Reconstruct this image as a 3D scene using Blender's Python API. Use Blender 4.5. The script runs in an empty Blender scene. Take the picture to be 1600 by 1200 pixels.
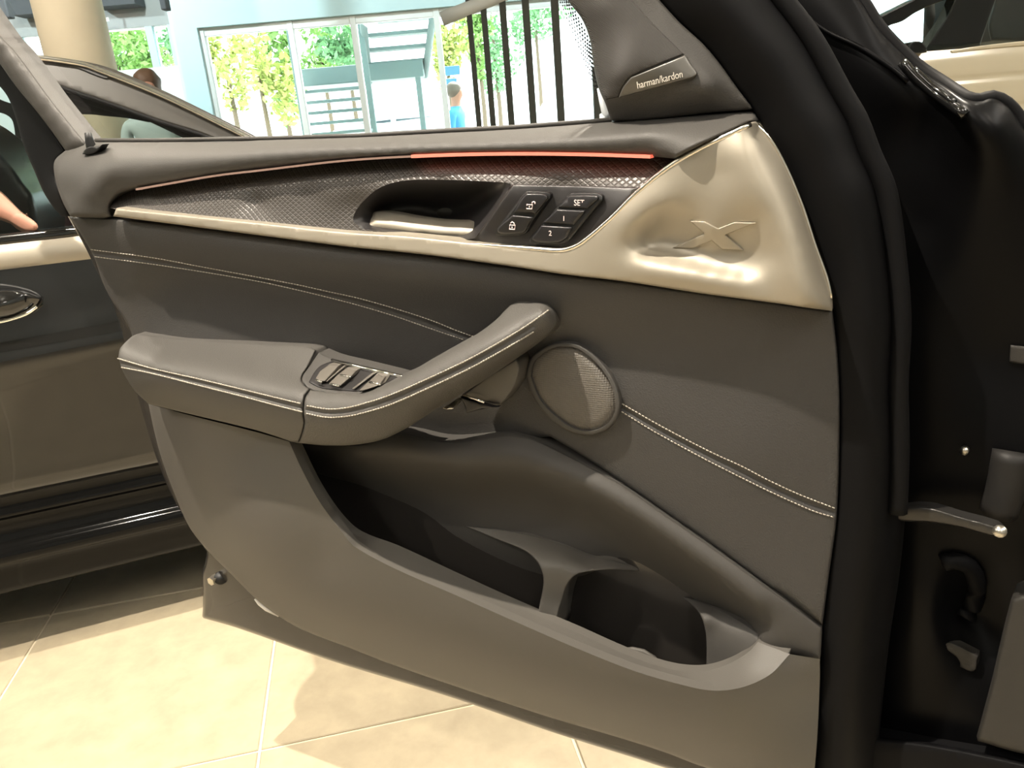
import bpy, bmesh, math, random
import numpy as np
from mathutils import Vector, Matrix
from mathutils.geometry import delaunay_2d_cdt

# ------------------------------------------------------------------ camera
F, H = 1200.0, 1.12                       # focal length in px (1600x1200 frame), eye height
NAD = (304.0, 3550.0)                     # nadir vanishing point relative to the image centre
def _basis():
    down = np.array([NAD[0], -NAD[1], -F]); down /= np.linalg.norm(down)
    up = -down
    f = np.array([0, 0, -1.0]); f = f - up * (f @ up); f /= np.linalg.norm(f)
    return np.array([np.cross(f, up), f, up])
M = _basis()
EYE = np.array([0, 0, H])
scene = bpy.context.scene
COL = scene.collection
cam_d = bpy.data.cameras.new('camera'); cam = bpy.data.objects.new('camera', cam_d); COL.objects.link(cam)
cam_d.sensor_fit = 'HORIZONTAL'; cam_d.sensor_width = 36.0; cam_d.lens = 36.0 * F / 1600.0
cam_d.clip_start = 0.02; cam_d.clip_end = 200
mw = Matrix.Identity(4)
for i in range(3):
    for j in range(3): mw[i][j] = M[i][j]
mw[2][3] = H
cam.matrix_world = mw
scene.camera = cam
scene.view_settings.view_transform = 'Standard'
scene.view_settings.look = 'None'
scene.view_settings.gamma = 1.0
scene.view_settings.use_curve_mapping = False
scene.view_settings.exposure = 0.9

# ------------------------------------------------------------------ world, sun, ceiling lamps, added cool fill spots
world = bpy.data.worlds.new('sky'); scene.world = world; world.use_nodes = True
bg = world.node_tree.nodes['Background']
bg.inputs[0].default_value = (0.86, 0.95, 1.0, 1); bg.inputs[1].default_value = 3.2
def sun(rot, s, col):
    l = bpy.data.lights.new('sun', 'SUN'); l.energy = s; l.color = col; l.angle = 0.01
    o = bpy.data.objects.new('sun', l); COL.objects.link(o); o.rotation_euler = rot
sun((math.radians(-38), math.radians(14), 0), 15.0, (1, .97, .9))
WARM = (1.0, .90, .76)
def spot(x, y, z, tx, ty, tz, power, size=70, blend=.5, rad=.05, col=WARM):
    l = bpy.data.lights.new('ceiling_spot', 'SPOT'); l.energy = power; l.color = col
    l.spot_size = math.radians(size); l.spot_blend = blend; l.shadow_soft_size = rad
    o = bpy.data.objects.new('ceiling_spot', l); COL.objects.link(o); o.location = (x, y, z)
    o.rotation_euler = (Vector((tx, ty, tz)) - Vector((x, y, z))).to_track_quat('-Z', 'Y').to_euler()
CEIL = 3.66
spot(-1.0, .52, CEIL - .06, -.25, 1.0, .5, 400, 64, .7, .025)
spot(-2.6, 2.9, CEIL - .06, -2.0, 2.0, 0, 130, 90, .6, .03)
spot(.95, 2.1, CEIL - .06, -.15, 1.35, 0, 520, 58, .8, .05)
spot(1.9, -.9, CEIL - .06, 1.4, .2, 0, 60, 90, .6, .03)
spot(-3.4, .2, CEIL - .06, -2.4, 1.2, 0, 140, 90, .6, .03)
spot(2.4, 3.4, CEIL - .06, 2.2, 3.2, 0, 160, 100, .6, .04)
spot(4.2, 1.2, CEIL - .06, 3.0, 2.6, .6, 150, 100, .6, .04)
spot(-3.2, 3.6, CEIL - .06, -3.9, 6.4, 1.8, 200, 110, .6, .06)
COOL_FILL = (.82, .97, 1.0)  # unseen cool spots added to brighten the front wall and frames
spot(-3.5, 6.6, CEIL - .06, -3.6, 9.2, 2.6, 210, 130, .6, .06, COOL_FILL)
spot(1.2, 6.6, CEIL - .06, 1.2, 9.2, 2.6, 170, 130, .6, .06, COOL_FILL)
spot(-5.5, 7.0, CEIL - .06, -5.5, 9.6, 2.6, 200, 130, .6, .06, COOL_FILL)
def panel(x, y, sx, sy, power, col):
    l = bpy.data.lights.new('ceiling_panel_light', 'AREA'); l.shape = 'RECTANGLE'; l.size = sx; l.size_y = sy; l.energy = power; l.color = col
    o = bpy.data.objects.new('ceiling_panel_light', l); COL.objects.link(o); o.location = (x, y, CEIL - .03)
for x, y in ((-2.6, -1.6), (.6, -2.2), (-4.8, 1.6), (3.4, -.6)): panel(x, y, .35, 2.4, 34, (1, .94, .86))

# ------------------------------------------------------------------ helpers
random.seed(4)
rng = np.random.default_rng(4)
def ray(u, v): return M @ np.array([u - 800.0, 600.0 - v, -F])
def atz(u, v, z):
    d = ray(u, v); return EYE + d * ((z - H) / d[2])
def aty(u, v, y):
    d = ray(u, v); return EYE + d * (y / d[1])
def proj(p):
    c = M.T @ (np.array(p, float) - EYE); return np.array([800 - F * c[0] / c[2], 600 + F * c[1] / c[2]])

class Frame:
    """vertical working plane: local X along the plane, local -Y towards the cabin side, Z up"""
    def __init__(s, P, ang, tilt=0.0):
        s.P = np.array(P, float); s.a = math.radians(ang)
        s.X = np.array([math.cos(s.a), math.sin(s.a), 0]); s.N = np.array([math.sin(s.a), -math.cos(s.a), 0])
    def loc(s, u, v, t=0.0):
        d = ray(u, v); k = (t + (s.P - EYE) @ s.N) / (d @ s.N); q = EYE + d * k - s.P
        return (float(q @ s.X), -t, float(q[2]))
    def lean(s, u, v, z0, t0, m):          # on a plane whose offset falls off with height: t = t0 - m*(z-z0), z local
        d = ray(u, v); w = EYE - s.P
        # (w + d k).N = t0 - m*((w+dk).z - z0)
        k = (t0 - m * (w[2] - z0) - w @ s.N) / (d @ s.N + m * d[2]); q = w + d * k
        return (float(q @ s.X), -float(q @ s.N), float(q[2]))
    def world(s, p): return s.P + s.X * p[0] - s.N * p[1] + np.array([0, 0, p[2]])
    def root(s, name):
        o = bpy.data.objects.new(name, None); COL.objects.link(o)
        o.location = s.P; o.rotation_euler = (0, 0, s.a); o.empty_display_size = .1
        return o

def tag(o, label=None, cat=None, group=None, kind=None):
    if label: o['label'] = label
    if cat: o['category'] = cat
    if group: o['group'] = group
    if kind: o['kind'] = kind
    return o
def empty(name, loc=(0, 0, 0), rz=0):
    o = bpy.data.objects.new(name, None); COL.objects.link(o); o.location = loc; o.rotation_euler = (0, 0, rz); o.empty_display_size = .1
    return o
def mk(name, verts, faces, mat, parent=None, smooth=True, mats=None, fm=None):
    me = bpy.data.meshes.new(name); me.from_pydata([tuple(v) for v in verts], [], [tuple(f) for f in faces])
    me.materials.append(mat)
    for m in mats or []: me.materials.append(m)
    if smooth: me.polygons.foreach_set('use_smooth', [True] * len(me.polygons))
    if fm is not None: me.polygons.foreach_set('material_index', fm)
    me.update()
    o = bpy.data.objects.new(name, me); COL.objects.link(o)
    if parent: o.parent = top2(parent)
    return o
def top2(p):
    """never deeper than thing > part > sub-part (all frames of one part coincide)"""
    while p.parent and p.parent.parent: p = p.parent
    return p
def fix_normals(o):
    bm = bmesh.new(); bm.from_mesh(o.data); bmesh.ops.recalc_face_normals(bm, faces=bm.faces); bm.to_mesh(o.data); bm.free()
    return o
def catmull(pts, n_per=8, step=None):
    P = [np.array(p, float) for p in pts]
    if len(P) < 3:
        out = []
        for a, b in zip(P[:-1], P[1:]):
            n = max(1, int(math.ceil(np.linalg.norm((b - a)[:2]) / step))) if step else n_per
            out += [a + (b - a) * i / n for i in range(n)]
        return np.array(out + [P[-1]])
    Q = [2 * P[0] - P[1]] + P + [2 * P[-1] - P[-2]]; out = []
    for i in range(1, len(Q) - 2):
        p0, p1, p2, p3 = Q[i - 1:i + 3]
        n = max(1, int(math.ceil(np.linalg.norm((p2 - p1)[:2]) / step))) if step else n_per
        # centripetal-ish: limit tangents to avoid overshoot
        L = np.linalg.norm(p2 - p1)
        m1 = (p2 - p0) / max(1e-9, np.linalg.norm(p2 - p0)) * L; m2 = (p3 - p1) / max(1e-9, np.linalg.norm(p3 - p1)) * L
        for k in range(n):
            x = k / n
            out.append((2 * x**3 - 3 * x**2 + 1) * p1 + (x**3 - 2 * x**2 + x) * m1 + (-2 * x**3 + 3 * x**2) * p2 + (x**3 - x**2) * m2)
    return np.array(out + [P[-1]])
def outline(segs, step=6):
    """segs: list of polylines, each smoothed; corners stay between them"""
    out = []
    for s in segs:
        c = catmull(s, step=step)
        for p in c:
            if not out or np.linalg.norm(out[-1] - p[:2]) > .4: out.append(p[:2])
    if np.linalg.norm(out[0] - out[-1]) < .4: out.pop()
    return np.array(out)
def inside(poly, pts):
    x, y = pts[:, 0], pts[:, 1]; r = np.zeros(len(pts), bool); n = len(poly); j = n - 1
    for i in range(n):
        xi, yi = poly[i]; xj, yj = poly[j]
        c = ((yi > y) != (yj > y)) & (x < (xj - xi) * (y - yi) / (yj - yi + 1e-12) + xi)
        r ^= c; j = i
    return r
def segdist(poly, pts, closed=True):
    A = poly; B = np.roll(poly, -1, 0)
    if not closed: A, B = poly[:-1], poly[1:]
    best = np.full(len(pts), 1e9)
    for a, b in zip(A, B):
        d = b - a; L = d @ d + 1e-12
        k = np.clip(((pts - a) @ d) / L, 0, 1)
        best = np.minimum(best, np.hypot(*(pts - (a + k[:, None] * d)).T))
    return best
def tps(ctrl, lam=1e-6):
    """thin-plate surface through (u,v,t) controls; polylines allowed"""
    if isinstance(ctrl, (int, float)): return lambda p: np.full(len(p), float(ctrl))
    C = []
    for c in ctrl:
        if isinstance(c[0], (int, float)): C.append(c)
        else: C += [tuple(q) for q in catmull(c, step=28)]
    C = np.array(C, float); X = C[:, :2] / 100; n = len(X)
    def phi(r): return np.where(r > 1e-9, r * r * np.log(r + 1e-12), 0)
    K = phi(np.hypot(X[:, None, 0] - X[None, :, 0], X[:, None, 1] - X[None, :, 1])) + np.eye(n) * lam * 50
    P = np.c_[np.ones(n), X]; A = np.block([[K, P], [P.T, np.zeros((3, 3))]])
    w = np.linalg.lstsq(A, np.r_[C[:, 2], 0, 0, 0], rcond=None)[0]
    def f(p):
        p = np.asarray(p, float) / 100
        r = np.hypot(p[:, None, 0] - X[None, :, 0], p[:, None, 1] - X[None, :, 1])
        return phi(r) @ w[:n] + w[n] + p @ w[n + 1:]
    return f
def patch(fr, name, segs, ctrl, mat, parent, step=9, edge=(0, 0), skirt=.02, holes=(), grooves=(), bstep=6, seg_in=None, smooth=True, edge_lines=None, skirt_lines=None):
    """surface over a traced outline, standing off its plane by t(u,v); rounded edge, side walls going back"""
    po = outline(segs, bstep) if isinstance(segs[0][0], (tuple, list, np.ndarray)) else np.array(segs, float)
    f = ctrl if callable(ctrl) else tps(ctrl)
    hs = [outline(h, bstep) for h in holes]
    lo, hi = po.min(0), po.max(0)
    gx = np.arange(lo[0] + step / 2, hi[0], step); gy = np.arange(lo[1] + step / 2, hi[1], step * .87)
    G = np.array([(x + (step / 2 if k % 2 else 0), y) for k, y in enumerate(gy) for x in gx]) if len(gx) and len(gy) else np.zeros((0, 2))
    extra = []
    er, ed = edge
    if er > 0:
        nx = np.roll(po, -1, 0) - np.roll(po, 1, 0); nx = np.c_[-nx[:, 1], nx[:, 0]]; nx /= np.linalg.norm(nx, axis=1)[:, None] + 1e-9
        sg = 1 if inside(po, (po + nx * .5)).mean() > .5 else -1
        for q in (.12, .35, .65, 1.0): extra.append(po + nx * sg * er * q)
    gl = []
    for g, w, dp in grooves:
        gp = catmull(g, step=5)[:, :2]; tn = np.gradient(gp, axis=0); tn = np.c_[-tn[:, 1], tn[:, 0]]; tn /= np.linalg.norm(tn, axis=1)[:, None] + 1e-9
        gl.append((gp, w, dp))
        for q in (-1.2, -.55, 0, .55, 1.2): extra.append(gp + tn * w * q)
    keepE = []
    if len(extra):
        E = np.concatenate(extra); d = segdist(po, E); ok = inside(po, E) & (d > min(.8, max(.1, er * .1)))
        keepE = E[ok]
    if len(G):
        d = segdist(po, G); ok = inside(po, G) & (d > max(step * .45, er * 1.08))
        for gp, w, dp in gl: ok &= segdist(gp, G, False) > w * 1.5
        G = G[ok]
    pts = [po] + hs + ([keepE] if len(keepE) else []) + ([G] if len(G) else [])
    P = np.concatenate(pts); nb = len(po)
    edges = []; k = 0
    for r in [po] + hs:
        edges += [(k + i, k + (i + 1) % len(r)) for i in range(len(r))]; k += len(r)
    res = delaunay_2d_cdt([Vector(p) for p in P], edges, [], 0, 1e-4)
    V = np.array([tuple(v) for v in res[0]]); T = np.array([tuple(x) for x in res[2]])
    cen = V[T].mean(1); ok = inside(po, cen)
    for h in hs: ok &= ~inside(h, cen)
    T = T[ok]
    t = f(V)
    if er > 0:
        d = segdist(po, V) if edge_lines is None else np.min([segdist(catmull(e, step=6)[:, :2], V, False) for e in edge_lines], axis=0)
        d = np.clip(d, 0, er) / er
        t = t - ed * (1 - np.sqrt(np.clip(1 - (1 - d)**2, 0, 1)))
    for gp, w, dp in gl:
        d = segdist(gp, V, False) / w; t = t - dp * np.exp(-d * d * 2)
    co = [fr.loc(V[i, 0], V[i, 1], t[i]) for i in range(len(V))]
    faces = []
    for a, b, c in T:
        w = (V[b, 0] - V[a, 0]) * (V[c, 1] - V[a, 1]) - (V[b, 1] - V[a, 1]) * (V[c, 0] - V[a, 0])
        faces.append((a, b, c) if w < 0 else (a, c, b))
    if skirt:
        cnt = {}
        for fc in faces:
            for i in range(3):
                e = (fc[i], fc[(i + 1) % 3]); cnt[e] = 1
        bnd = [e for e in cnt if (e[1], e[0]) not in cnt]
        if skirt_lines:
            dl = np.min([segdist(catmull(e, step=6)[:, :2], V, False) for e in skirt_lines], axis=0); bnd = [e for e in bnd if dl[e[0]] < 2 and dl[e[1]] < 2]
        mp = {}
        for a, b in bnd:
            for i in (a, b):
                if i not in mp:
                    mp[i] = (len(co), len(co) + 1)
                    x, y, z = co[i]; co.append((x, y, z)); co.append((x, y + skirt, z))
        for a, b in bnd: faces.append((mp[b][0], mp[a][0], mp[a][1], mp[b][1]))
    o = mk(name, co, faces, mat, parent, smooth)
    return o, f
def tube(pts, r, seg=8, caps=True):
    P = [np.array(p, float) for p in pts]; V = []; Fc = []; n = len(P)
    R = r if hasattr(r, '__len__') else [r] * n
    up = np.array([0, 0, 1.0])
    for i, p in enumerate(P):
        t = P[min(i + 1, n - 1)] - P[max(i - 1, 0)]; t /= np.linalg.norm(t) + 1e-12
        a = np.cross(t, up if abs(t @ up) < .95 else np.array([1.0, 0, 0])); a /= np.linalg.norm(a) + 1e-12; b = np.cross(t, a)
        for k in range(seg):
            an = 2 * math.pi * k / seg; V.append(p + R[i] * (math.cos(an) * a + math.sin(an) * b))
    for i in range(n - 1):
        for k in range(seg):
            a, b = i * seg + k, i * seg + (k + 1) % seg; Fc.append((a, b, b + seg, a + seg))
    if caps: Fc += [tuple(range(seg))[::-1], tuple(range((n - 1) * seg, n * seg))]
    return V, Fc
def join(lst):
    V, Fc = [], []
    for v, f in lst:
        o = len(V); V += [tuple(x) for x in v]; Fc += [tuple(i + o for i in q) for q in f]
    return V, Fc
def boxm(x0, x1, y0, y1, z0, z1):
    v = [(x0, y0, z0), (x1, y0, z0), (x1, y1, z0), (x0, y1, z0), (x0, y0, z1), (x1, y0, z1), (x1, y1, z1), (x0, y1, z1)]
    return v, [(0, 3, 2, 1), (4, 5, 6, 7), (0, 1, 5, 4), (1, 2, 6, 5), (2, 3, 7, 6), (3, 0, 4, 7)]
def bevelbox(name, x0, x1, y0, y1, z0, z1, mat, parent=None, b=.004, seg=2):
    bm = bmesh.new(); v, f = boxm(x0, x1, y0, y1, z0, z1); bv = [bm.verts.new(p) for p in v]
    for q in f: bm.faces.new([bv[i] for i in q])
    if b: bmesh.ops.bevel(bm, geom=bm.edges[:], offset=b, segments=seg, profile=.5, affect='EDGES')
    me = bpy.data.meshes.new(name); bm.to_mesh(me); bm.free(); me.materials.append(mat)
    o = bpy.data.objects.new(name, me); COL.objects.link(o)
    if parent: o.parent = parent
    return o
def loft(rows, closed=False):
    n = len(rows[0]); V = [tuple(p) for r in rows for p in r]; Fc = []
    for i in range(len(rows) - 1):
        for k in range(n if closed else n - 1):
            a, b = i * n + k, i * n + (k + 1) % n; Fc.append((a, b, b + n, a + n))
    return V, Fc

# ------------------------------------------------------------------ materials
def mat(name, col, rough=.5, metal=0, bump=None, var=0, spec=.5, coat=0, emit=None, alpha=1):
    """bump=(scale,strength,kind)"""
    m = bpy.data.materials.new(name); m.use_nodes = True; nt = m.node_tree; b = nt.nodes['Principled BSDF']
    b.inputs['Base Color'].default_value = (*col, 1); b.inputs['Roughness'].default_value = rough; b.inputs['Metallic'].default_value = metal
    b.inputs['Specular IOR Level'].default_value = spec; b.inputs['Coat Weight'].default_value = coat; b.inputs['Coat Roughness'].default_value = .03
    if alpha < 1: b.inputs['Alpha'].default_value = alpha
    if emit: b.inputs['Emission Color'].default_value = (*emit[0], 1); b.inputs['Emission Strength'].default_value = emit[1]
    tc = nt.nodes.new('ShaderNodeTexCoord')
    if var:
        n = nt.nodes.new('ShaderNodeTexNoise'); n.inputs['Scale'].default_value = 7; n.inputs['Detail'].default_value = 4
        nt.links.new(tc.outputs['Object'], n.inputs['Vector'])
        mx = nt.nodes.new('ShaderNodeMix'); mx.data_type = 'RGBA'
        mx.inputs[6].default_value = (*[c * (1 - var) for c in col], 1); mx.inputs[7].default_value = (*[min(1, c * (1 + var)) for c in col], 1)
        nt.links.new(n.outputs['Fac'], mx.inputs[0]); nt.links.new(mx.outputs[2], b.inputs['Base Color'])
    if bump:
        sc, st, kind = bump
        if kind == 'noise':
            n = nt.nodes.new('ShaderNodeTexNoise'); n.inputs['Scale'].default_value = sc; n.inputs['Detail'].default_value = 3; out = n.outputs['Fac']
        elif kind == 'leather':
            n = nt.nodes.new('ShaderNodeTexVoronoi'); n.inputs['Scale'].default_value = sc; n.feature = 'SMOOTH_F1'; out = n.outputs['Distance']
        elif kind == 'wave':
            n = nt.nodes.new('ShaderNodeTexWave'); n.inputs['Scale'].default_value = sc; n.bands_direction = 'DIAGONAL'; out = n.outputs['Fac']
        elif kind == 'dots':
            n = nt.nodes.new('ShaderNodeTexVoronoi'); n.inputs['Scale'].default_value = sc; n.inputs['Randomness'].default_value = 0; out = n.outputs['Distance']
        elif kind == 'cube':
            n = nt.nodes.new('ShaderNodeTexVoronoi'); n.inputs['Scale'].default_value = sc; n.inputs['Randomness'].default_value = .25
            n.distance = 'MANHATTAN'; n.feature = 'F1'; out = n.outputs['Distance']
        elif kind == 'grid':
            n = nt.nodes.new('ShaderNodeTexVoronoi'); n.voronoi_dimensions = '2D'; n.inputs['Scale'].default_value = sc; n.inputs['Randomness'].default_value = 0; n.feature = 'DISTANCE_TO_EDGE'
            sx = nt.nodes.new('ShaderNodeSeparateXYZ'); cx = nt.nodes.new('ShaderNodeCombineXYZ'); nt.links.new(tc.outputs['Object'], sx.inputs[0])
            for i, kk in enumerate((1, -1)):
                m1 = nt.nodes.new('ShaderNodeMath'); m1.operation = 'MULTIPLY_ADD'; m1.inputs[1].default_value = kk * 1.5; nt.links.new(sx.outputs['Z'], m1.inputs[0]); nt.links.new(sx.outputs['X'], m1.inputs[2])
                m2 = nt.nodes.new('ShaderNodeMath'); m2.operation = 'MULTIPLY'; m2.inputs[1].default_value = 125; nt.links.new(m1.outputs[0], m2.inputs[0]); nt.links.new(m2.outputs[0], cx.inputs[i])
            mp = nt.nodes.new('ShaderNodeMapRange'); mp.inputs[1].default_value = 0; mp.inputs[2].default_value = .22; nt.links.new(n.outputs['Distance'], mp.inputs[0]); out = mp.outputs[0]
        nt.links.new(cx.outputs[0] if kind == 'grid' else tc.outputs['Object'], n.inputs['Vector'])
        bn = nt.nodes.new('ShaderNodeBump'); bn.inputs['Strength'].default_value = st; bn.inputs['Distance'].default_value = .002
        nt.links.new(out, bn.inputs['Height']); nt.links.new(bn.outputs['Normal'], b.inputs['Normal'])
    return m
def glass(name, tint=(1, 1, 1), gloss=.06, dark=0.0):
    m = bpy.data.materials.new(name); m.use_nodes = True; nt = m.node_tree; nt.nodes.clear()
    o = nt.nodes.new('ShaderNodeOutputMaterial'); t = nt.nodes.new('ShaderNodeBsdfTransparent'); g = nt.nodes.new('ShaderNodeBsdfGlossy')
    t.inputs[0].default_value = (*[c * (1 - dark) for c in tint], 1); g.inputs['Roughness'].default_value = .0
    fr = nt.nodes.new('ShaderNodeFresnel'); fr.inputs['IOR'].default_value = 1.45
    mx = nt.nodes.new('ShaderNodeMixShader'); nt.links.new(fr.outputs[0], mx.inputs[0]); nt.links.new(t.outputs[0], mx.inputs[1]); nt.links.new(g.outputs[0], mx.inputs[2]); nt.links.new(mx.outputs[0], o.inputs[0])
    return m
MT = dict(
    soft=mat('soft_touch_black', (.064, .060, .055), .55, bump=(900, .12, 'leather'), spec=.35),
    leather=mat('black_leather', (.056, .053, .050), .52, bump=(700, .22, 'leather'), spec=.35),
    armleather=mat('armrest_leather', (.082, .077, .070), .5, bump=(800, .2, 'leather'), spec=.35),
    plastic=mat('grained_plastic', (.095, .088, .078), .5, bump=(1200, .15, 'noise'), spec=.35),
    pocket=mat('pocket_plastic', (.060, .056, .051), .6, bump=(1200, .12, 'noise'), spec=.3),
    insert=mat('textured_insert', (.052, .046, .040), .4, bump=(1, .28, 'grid'), spec=.5),
    switchpanel=mat('switch_panel_black', (.022, .02, .02), .4, bump=(1500, .1, 'noise')),
    button=mat('button_black', (.018, .017, .018), .35),
    alu=mat('satin_aluminium', (.40, .36, .29), .46, metal=.45, bump=(2500, .02, 'noise')),
    alubright=mat('polished_aluminium', (.85, .8, .72), .2, metal=1),
    chrome=mat('chrome', (.95, .93, .88), .08, metal=1),
    grille=mat('speaker_grille', (.12, .108, .092), .6, bump=(420, .5, 'dots')),
    tweet=mat('tweeter_grille', (.05, .046, .042), .5, bump=(420, .3, 'wave')),
    badge=mat('badge_grey', (.13, .125, .115), .35, metal=.4),
    print_=mat('pale_print', (.75, .70, .62), .5),
    icon=mat('icon_print', (.75, .62, .58), .5, emit=((1, .75, .65), .25)),
    thread=mat('pale_thread', (.46, .42, .36), .7),
    dark=mat('deep_black', (.006, .006, .006), .5),
    rubber=mat('black_rubber', (.0045, .0045, .005), .6, spec=.12),
    paint=mat('gloss_black_paint', (.006, .006, .006), .12, coat=.6),
    rocker=mat('rocker_black_gloss', (.004, .004, .004), .1, spec=.18),  # body black made darker and duller, for the dark surroundings it would mirror
    jamb=mat('jamb_black_paint', (.0025, .0025, .0028), .36, spec=.12),  # black paint darkened to carry the car's own shadow over the jamb
    flange=mat('door_sheet_metal', (.03, .027, .024), .25, coat=.3),
    steel=mat('zinc_bolt', (.7, .66, .58), .3, metal=1),
    greyplastic=mat('grey_trim_plastic', (.024, .022, .019), .6, bump=(800, .15, 'noise')),
    red=mat('ambient_light_red', (.45, .2, .16), .4, emit=((1, .16, .09), .5)),
    reddim=mat('ambient_light_unlit', (.30, .20, .17), .35),
    door_glass=glass('door_glass'),
)

# ------------------------------------------------------------------ the room
def struct(o): o['kind'] = 'structure'; return o
TA = math.radians(10.3); eB = np.array([math.cos(TA), math.sin(TA)]); eA = np.array([-math.sin(TA), math.cos(TA)])
tile_m = mat('cream_stone_tile', (.60, .50, .33), .42, bump=(9, .15, 'noise'))
nt = tile_m.node_tree; b = nt.nodes['Principled BSDF']
tc = nt.nodes.new('ShaderNodeTexCoord'); oi = nt.nodes.new('ShaderNodeObjectInfo')
va = nt.nodes.new('ShaderNodeVectorMath'); va.operation = 'ADD'
vs = nt.nodes.new('ShaderNodeVectorMath'); vs.operation = 'SCALE'; vs.inputs['Scale'].default_value = 13
nt.links.new(oi.outputs['Location'], vs.inputs[0]); nt.links.new(tc.outputs['Object'], va.inputs[0]); nt.links.new(vs.outputs[0], va.inputs[1])
n1 = nt.nodes.new('ShaderNodeTexNoise'); n1.inputs['Scale'].default_value = 12; n1.inputs['Detail'].default_value = 9; n1.inputs['Roughness'].default_value = .62; n1.inputs['Distortion'].default_value = .15
nt.links.new(va.outputs[0], n1.inputs['Vector'])
cr = nt.nodes.new('ShaderNodeValToRGB'); cr.color_ramp.elements[0].position = .33; cr.color_ramp.elements[0].color = (.345, .292, .205, 1)
cr.color_ramp.elements[1].position = .66; cr.color_ramp.elements[1].color = (.42, .358, .25, 1)
nt.links.new(n1.outputs['Fac'], cr.inputs[0]); nt.links.new(cr.outputs[0], b.inputs['Base Color'])
grout_m = mat('pale_grout', (.62, .55, .41), .8)
room_x0, room_x1, room_y0, room_y1 = -9.0, 9.0, -5.0, 9.9
floor = struct(mk('floor', [(room_x0, room_y0, -.004), (room_x1, room_y0, -.004), (room_x1, room_y1, -.004), (room_x0, room_y1, -.004)], [(0, 1, 2, 3)], grout_m, smooth=False))
def ab(p): return np.array([p[:2] @ eB, p[:2] @ eA])
_l1, _l2 = ab(atz(0, 1090, 0))[0], ab(atz(405, 1175, 0))[0]
_h1, _h2 = ab(atz(100, 957, 0))[1], ab(atz(405, 1172, 0))[1]
TW, TH = (_l2 - _l1), (_h1 - _h2); G2 = .003
tv, tf = boxm(-TW / 2 + G2, TW / 2 - G2, -TH / 2 + G2, TH / 2 - G2, -.02, 0)
tb = bmesh.new(); bv = [tb.verts.new(p) for p in tv]
for q in tf: tb.faces.new([bv[i] for i in q])
bmesh.ops.bevel(tb, geom=[e for e in tb.edges if all(v.co.z > -.001 for v in e.verts)], offset=.002, segments=1, affect='EDGES')
tile_me = bpy.data.meshes.new('floor_tile'); tb.to_mesh(tile_me); tb.free(); tile_me.materials.append(tile_m)
rest = []
for i in range(-16, 17):
    for j in range(-10, 20):
        c = eB * (_l1 + (i + .5) * TW) + eA * (_h2 + (j + .5) * TH)
        if not (room_x0 < c[0] < room_x1 and room_y0 < c[1] < room_y1): continue
        if -3.2 < c[0] < 3.2 and -.6 < c[1] < 5.4:
            o = bpy.data.objects.new('tile', tile_me); COL.objects.link(o); o.parent = floor
            o.location = (c[0], c[1], .0); o.rotation_euler = (0, 0, TA)
        else:
            R = Matrix.Rotation(TA, 4, 'Z'); rest.append(([R @ Vector(p) + Vector((c[0], c[1], 0)) for p in tv], tf))
v, f = join(rest); o = mk('far_tiles', v, f, tile_m, floor, smooth=False); o['kind'] = 'stuff'

wall_m = mat('pale_wall_paint', (.60, .60, .57), .8)
cyan_m = mat('pale_blue_wall_panel', (.50, .68, .70), .7)
grey_m = mat('grey_bulkhead', (.34, .36, .35), .7)
white_m = mat('white_frame', (.75, .78, .76), .5)
darkceil_m = mat('dark_ceiling_panel', (.06, .065, .07), .8)
ceil_m = mat('white_ceiling', (.62, .62, .60), .85)
def bx(name, x0, x1, y0, y1, z0, z1, m, parent=None, b=0, st=False):
    o = bevelbox(name, x0, x1, y0, y1, z0, z1, m, parent, b)
    if st: struct(o)
    return o
YW, YL = 9.0, 9.9                      # glass front, deeper left bay
xr = aty(292, 150, YW)[0]
bx('ceiling', room_x0, room_x1, room_y0, room_y1, CEIL, CEIL + .2, ceil_m, st=True)
bx('wall_left', room_x0 - .2, room_x0, room_y0, room_y1, 0, CEIL, wall_m, st=True)
bx('wall_back', room_x0, room_x1, room_y0 - .2, room_y0, 0, CEIL, wall_m, st=True)
bx('wall_right', room_x1, room_x1 + .2, room_y0, room_y1, 0, CEIL, wall_m, st=True)
# glass front seen through the door window
zt = aty(430, 33, YW)[2]
xl, xw = aty(318, 100, YW)[0], room_x1
front = struct(bx('wall_front', xr, xw, YW, YW + .25, zt, CEIL, cyan_m))
bx('return_panel', xr - .12, xr, YW + .25, YL, 0, CEIL, cyan_m, front)
bx('jamb_panel', xr, xl, YW, YW + .25, 0, zt, cyan_m, front)
pane_m = glass('showroom_glass', (.96, 1, .98))
mull = [xl + .02] + [aty(u, 110, YW)[0] for u in (462, 560, 690)] + [aty(u, 110, YW)[0] for u in (990, 1250, 1500, 1800)]
for k, (a, c) in enumerate(zip(mull[:-1], mull[1:])):
    w = struct(empty('window_%d' % (k + 1), (a, YW + .1, 0)))
    W = c - a
    for nm, q in (('frame_post', (-.03, .03, -.05, .05, 0, zt)), ('frame_rail', (.03, W - .03, -.04, .04, zt - .08, zt)), ('frame_rail', (.03, W - .03, -.04, .04, 0, .1))):
        bx(nm, *q, white_m, w, .004)
    bx('pane', .03, W - .03, -.004, .004, .1, zt - .08, pane_m, w)
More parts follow.
